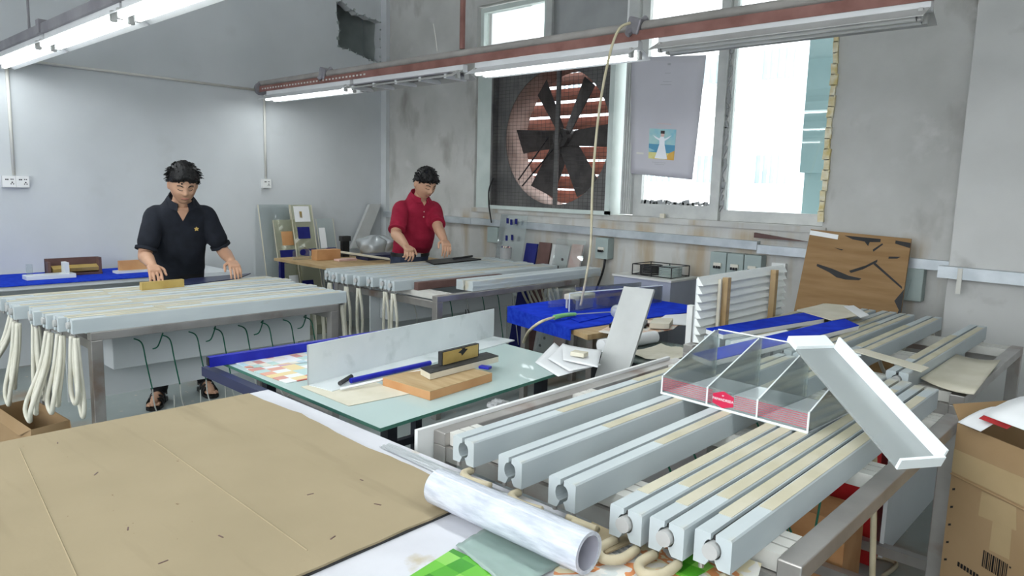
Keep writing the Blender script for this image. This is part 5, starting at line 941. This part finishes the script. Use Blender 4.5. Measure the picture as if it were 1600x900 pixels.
    def band(a0, a1, n_=24):
        bb = B(); rows = []
        for k in range(n_+1):
            a = a0+(a1-a0)*k/n_; c = Vector((cx(1.46*s), 0, 1.455*s)); dirv = Vector((cos(a)*.92, sin(a), 0)); dz = -vneck*.8*cos(a)
            rows.append([c+dirv*.070*s+Vector((0, 0, dz+.030)), c+dirv*.078*s+Vector((0, 0, dz+.034)), c+dirv*.098*s+Vector((0, 0, dz-.012)), c+dirv*.090*s+Vector((0, 0, dz-.014))])
        vs = [[bb.verts.new(p) for p in r] for r in rows]
        for k in range(n_):
            for j in range(4): bb.faces.new((vs[k][j], vs[k+1][j], vs[k+1][(j+1) % 4], vs[k][(j+1) % 4]))
        bb.faces.new(vs[0]); bb.faces.new(vs[-1][::-1]); return bb
    bb = band(.42, 2*pi-.42); bb.transform(T); obj('collar', bb, shirt, so, smooth=True)
    b = B(); ring_loft(b, [rg(.80, .112, .165), rg(.88, .122, .172, 0, 0), rg(.965, .124, .172), rg(.978, .120, .168)])
    for q in (1, -1): limb(b, [hips[q]+Vector((0, 0, .0)), kn[q], an[q]+Vector((0, 0, .015))], [.098*s, .074*s, .058*s], 18)
    tm = remesh(b, .009, 5); tv = BVHTree.FromBMesh(tm); tm.transform(T); tr = obj('trousers', tm, trousers, t, smooth='all')
    # hair cap, thick on top, hairline across the forehead
    hb = sphere_dirs(5)
    for v in hb.verts:
        d = v.co.normalized(); az = math.atan2(d.y, d.x); line = .46-.50*(abs(az)/pi)-.42*max(0, abs(az)/pi-.42)*2.2 + .05*noise.noise(Vector((d.y*6, d.x*6, 0))); m_ = max(0, min(1, (d.z-line)/.14)); m_ = m_*m_*(3-2*m_)
        vol = (.09+.07*max(0, d.z)+.03*(d.x > 0))*hairv+.035*noise.noise(Vector((d.x*7, d.y*7, d.z*7)))+.02*noise.noise(Vector((d.x*19, d.y*19, d.z*9)))
        v.co = head_pt(d)*((.965)*(1-m_)+(1.0+vol)*m_)
    for k in range(420):
        d = Vector((random.gauss(0, 1), random.gauss(0, 1), random.gauss(.5, .8))).normalized(); az = math.atan2(d.y, d.x)
        if d.z < .40-.50*(abs(az)/pi)-.42*max(0, abs(az)/pi-.42)*2.2: continue
        if d.z < .45 and random.random() < .55: continue
        p0 = head_pt(d)*(1+(.06 if d.z > .3 else .025)*hairv); fl = Vector((.55*(d.z > .3)+.2, d.y*.8, -.25+.5*d.z)); ln = random.uniform(.016, .030)*hairv*(1 if d.z > .45 else .55)*(fringe if d.x > .3 else 1); p1 = p0+(d*.55+fl*.5).normalized()*ln*.6; p2 = p1+(d*.25+fl+Vector((0, 0, -.35))).normalized()*ln*.5
        tube(hb, [p0, p1, p2], .0062, 5, .0012)
    hb.transform(T @ HM); obj('hair', hb, MATS['hair'], t, smooth='all')
    # face: brows, lowered lids, lips, placed on the skin
    def onface(y, z, off): o0 = HM @ Vector((.2, y, z)); dr = (HM.to_3x3() @ Vector((-1, 0, 0))).normalized(); hit = bv.ray_cast(o0, dr); return (hit[0]-dr*off) if hit[0] else HM @ Vector((.095, y, z))
    def stroke(nm, pts, r, mat): bb = B(); tube(bb, smooth_path([onface(y, z, r*.3) for y, z in pts], 3), r, 6); bb.transform(T); obj(nm, bb, mat, t, smooth='all')
    for q in (1, -1):
        stroke('eyebrow', [(q*.014, .019), (q*.028, .024), (q*.044, .020)], .0034, MATS['hair']); stroke('eyelashes', [(q*.016, -.003), (q*.028, -.006), (q*.042, -.001)], .0020, MATS['hair'])
    stroke('lips', [(-.021, -.061), (-.008, -.0585), (0, -.060), (.008, -.0585), (.021, -.061)], .0042, MATS['lip']); stroke('mouth_line', [(-.022, -.0615), (0, -.0615), (.022, -.0615)], .0016, MATS['brown_bar'])
    return t, so, tr, T, sv, tv, s, an
def onto(tree, y, z, off=.002):
    h = tree.ray_cast(Vector((.6, y, z)), Vector((-1, 0, 0))); return h[0]+Vector((off, 0, 0))
fL = {-1: (1.71, -3.20, radians(-35)), 1: (1.66, -2.86, radians(-8))}
t, so, tr, T, sv, tv, s, an = person('man in black polo shirt and black sandals bent over the left bench', (1.70, -3.04), radians(-14), .955, pz(238, 419, .99)+Vector((0, 0, .016)), pz(362, 412, .99)+Vector((0, 0, .016)), {-1: .45, 1: .6}, .36, MATS['shirt_black'], MATS['trouser_black'], fL, stock=1.02, belly=.012, hairv=1.45, lean=.5, vneck=.06, fringe=.6)
def opening(sv, T, s, t, hw, zt, zb):
    def g(u, v):
        y = (u-.5)*2*hw*(1-v); h = sv.ray_cast(Vector((.6, y, (zt+(zb-zt)*v)*s)), Vector((-1, 0, 0))); return (h[0] if h[0] else Vector((.1, y, zt*s)))+Vector((.0025, 0, 0))
    b = B(); sheet(b, 0, 8, 10, g, .001); bmesh.ops.remove_doubles(b, verts=b.verts, dist=1e-5); b.transform(T); o = obj('neck_opening', b, MATS['skin'], t, smooth='all'); o['label'] = 'skin in the open collar'
opening(sv, T, s, t, .050, 1.425, 1.325)
c = onto(sv, .085, 1.27*s); st = B(); poly(st, [c+Vector((0, (.017 if k % 2 == 0 else .009)*cos(pi/2+k*pi/5), (.017 if k % 2 == 0 else .009)*sin(pi/2+k*pi/5))) for k in range(10)], (.002, 0, 0)); st.transform(T); obj('chest_emblem', st, MATS['gold'], so)
for q in (-1, 1):
    R3 = Matrix.Translation((fL[q][0], fL[q][1], 0)) @ Matrix.Rotation(fL[q][2], 4, 'Z')
    out = [(-.095, -.03), (-.06, -.042), (.03, -.04), (.11, -.05), (.17, -.044), (.20, -.015), (.20, .02), (.17, .045), (.10, .048), (.03, .036), (-.06, .04), (-.095, .028)]; b = B(); poly(b, [(x, y, .001) for x, y in out], (0, 0, .022)); b.transform(R3); sh_ = obj('sandal', b, MATS['leather'], t)
    for x, h_ in ((.045, .086), (.085, .068), (.12, .056)):
        b = B(); sheet(b, 0, 12, 2, lambda u, v, x=x, h_=h_: Vector((x+(v-.5)*.028, .052*cos(pi*u), .02+h_*sin(pi*u)**.7)), .004); b.transform(R3); obj('strap', b, MATS['leather'], sh_, smooth='all')
    b = B(); sheet(b, 0, 14, 2, lambda u, v: Vector((-.01-.075*sin(pi*u), .046*cos(pi*u), .055+.028*v)), .004); b.transform(R3); obj('heel_strap', b, MATS['leather'], sh_, smooth='all')
fR = {-1: (1.80, -1.19, radians(-12)), 1: (1.80, -.92, radians(8))}
t, so, tr, T, sv, tv, s, an = person('man in dark red polo shirt standing at the second bench', (1.82, -1.10), radians(-6), .985, pz(634, 384, 1.06), pz(697, 384, 1.06), {-1: 1.25, 1: .85}, .45, MATS['shirt_red'], MATS['trouser_navy'], fR, stock=1.04, belly=.036, hairv=.95, lean=.3, vneck=.05, tuck=True)
opening(sv, T, s, t, .028, 1.43, 1.385)
for z in (1.335, 1.29): c = onto(sv, 0, z*s); b = B(); cyl(b, c-Vector((.002, 0, 0)), c+Vector((.0015, 0, 0)), .0055, 10); b.transform(T); obj('button', b, MATS['pic_pink'], so)
b = B(); n_ = 40; rows = []
for k in range(n_):
    a = 2*pi*k/n_; d = Vector((cos(a), sin(a), 0)); h = tv.ray_cast(Vector((0, 0, .955*s))+d*.5, -d); q_ = h[0] if h[0] else d*.15+Vector((0, 0, .955*s)); rows.append([q_+d*.001-Vector((0, 0, .016)), q_+d*.006-Vector((0, 0, .016)), q_+d*.006+Vector((0, 0, .016)), q_+d*.001+Vector((0, 0, .016))])
vs = [[b.verts.new(p) for p in r] for r in rows]
for k in range(n_):
    for j in range(4): b.faces.new((vs[k][j], vs[(k+1) % n_][j], vs[(k+1) % n_][(j+1) % 4], vs[k][(j+1) % 4]))
b.transform(T); be = obj('belt', b, MATS['leather'], tr, smooth=True)
c = Vector((tv.ray_cast(Vector((.6, 0, .955*s)), Vector((-1, 0, 0)))[0].x+.007, 0, .955*s)); b = B(); obox(b, c, (.005, .045, .034), (0, 0, 0), .002); b.transform(T); obj('buckle', b, MATS['galv'], be)
for q in (-1, 1):
    R3 = Matrix.Translation((fR[q][0], fR[q][1], 0)) @ Matrix.Rotation(fR[q][2], 4, 'Z')
    b = B(); poly(b, [(x, y, .001) for x, y in out], (0, 0, .02)); b.transform(R3); sh_ = obj('shoe', b, MATS['dark_rubber'], t); b = B(); limb(b, [(-.05, 0, .05), (.03, 0, .066), (.12, 0, .045), (.17, 0, .04)], [.045, .05, .042, .028], 14); b.transform(R3); obj('upper', b, MATS['leather'], sh_, smooth='all')
# ---- things under the hands of the man in black
b = B(); poly(b, quad([(262, 443), (300, 436), (392, 428), (372, 436), (290, 446)], .9), (0, 0, .006)); tag(obj('dark_plate', b, MATS['navy_film']), 'dark plate held flat on the left bench by the man in black', 'plate')
p0, p1 = pz(222, 454, .9), pz(288, 448, .9); d = p1-p0; sd = Vector((-d.y, d.x, 0)).normalized()*.03; b = B(); poly(b, [p0, p1, p1+Vector((0, 0, .045)), p0+Vector((0, 0, .045))], -sd if sd.x > 0 else sd); tag(obj('gold_block', b, MATS['gold']), 'gold-brown block standing on the left bench before the dark plate', 'block')
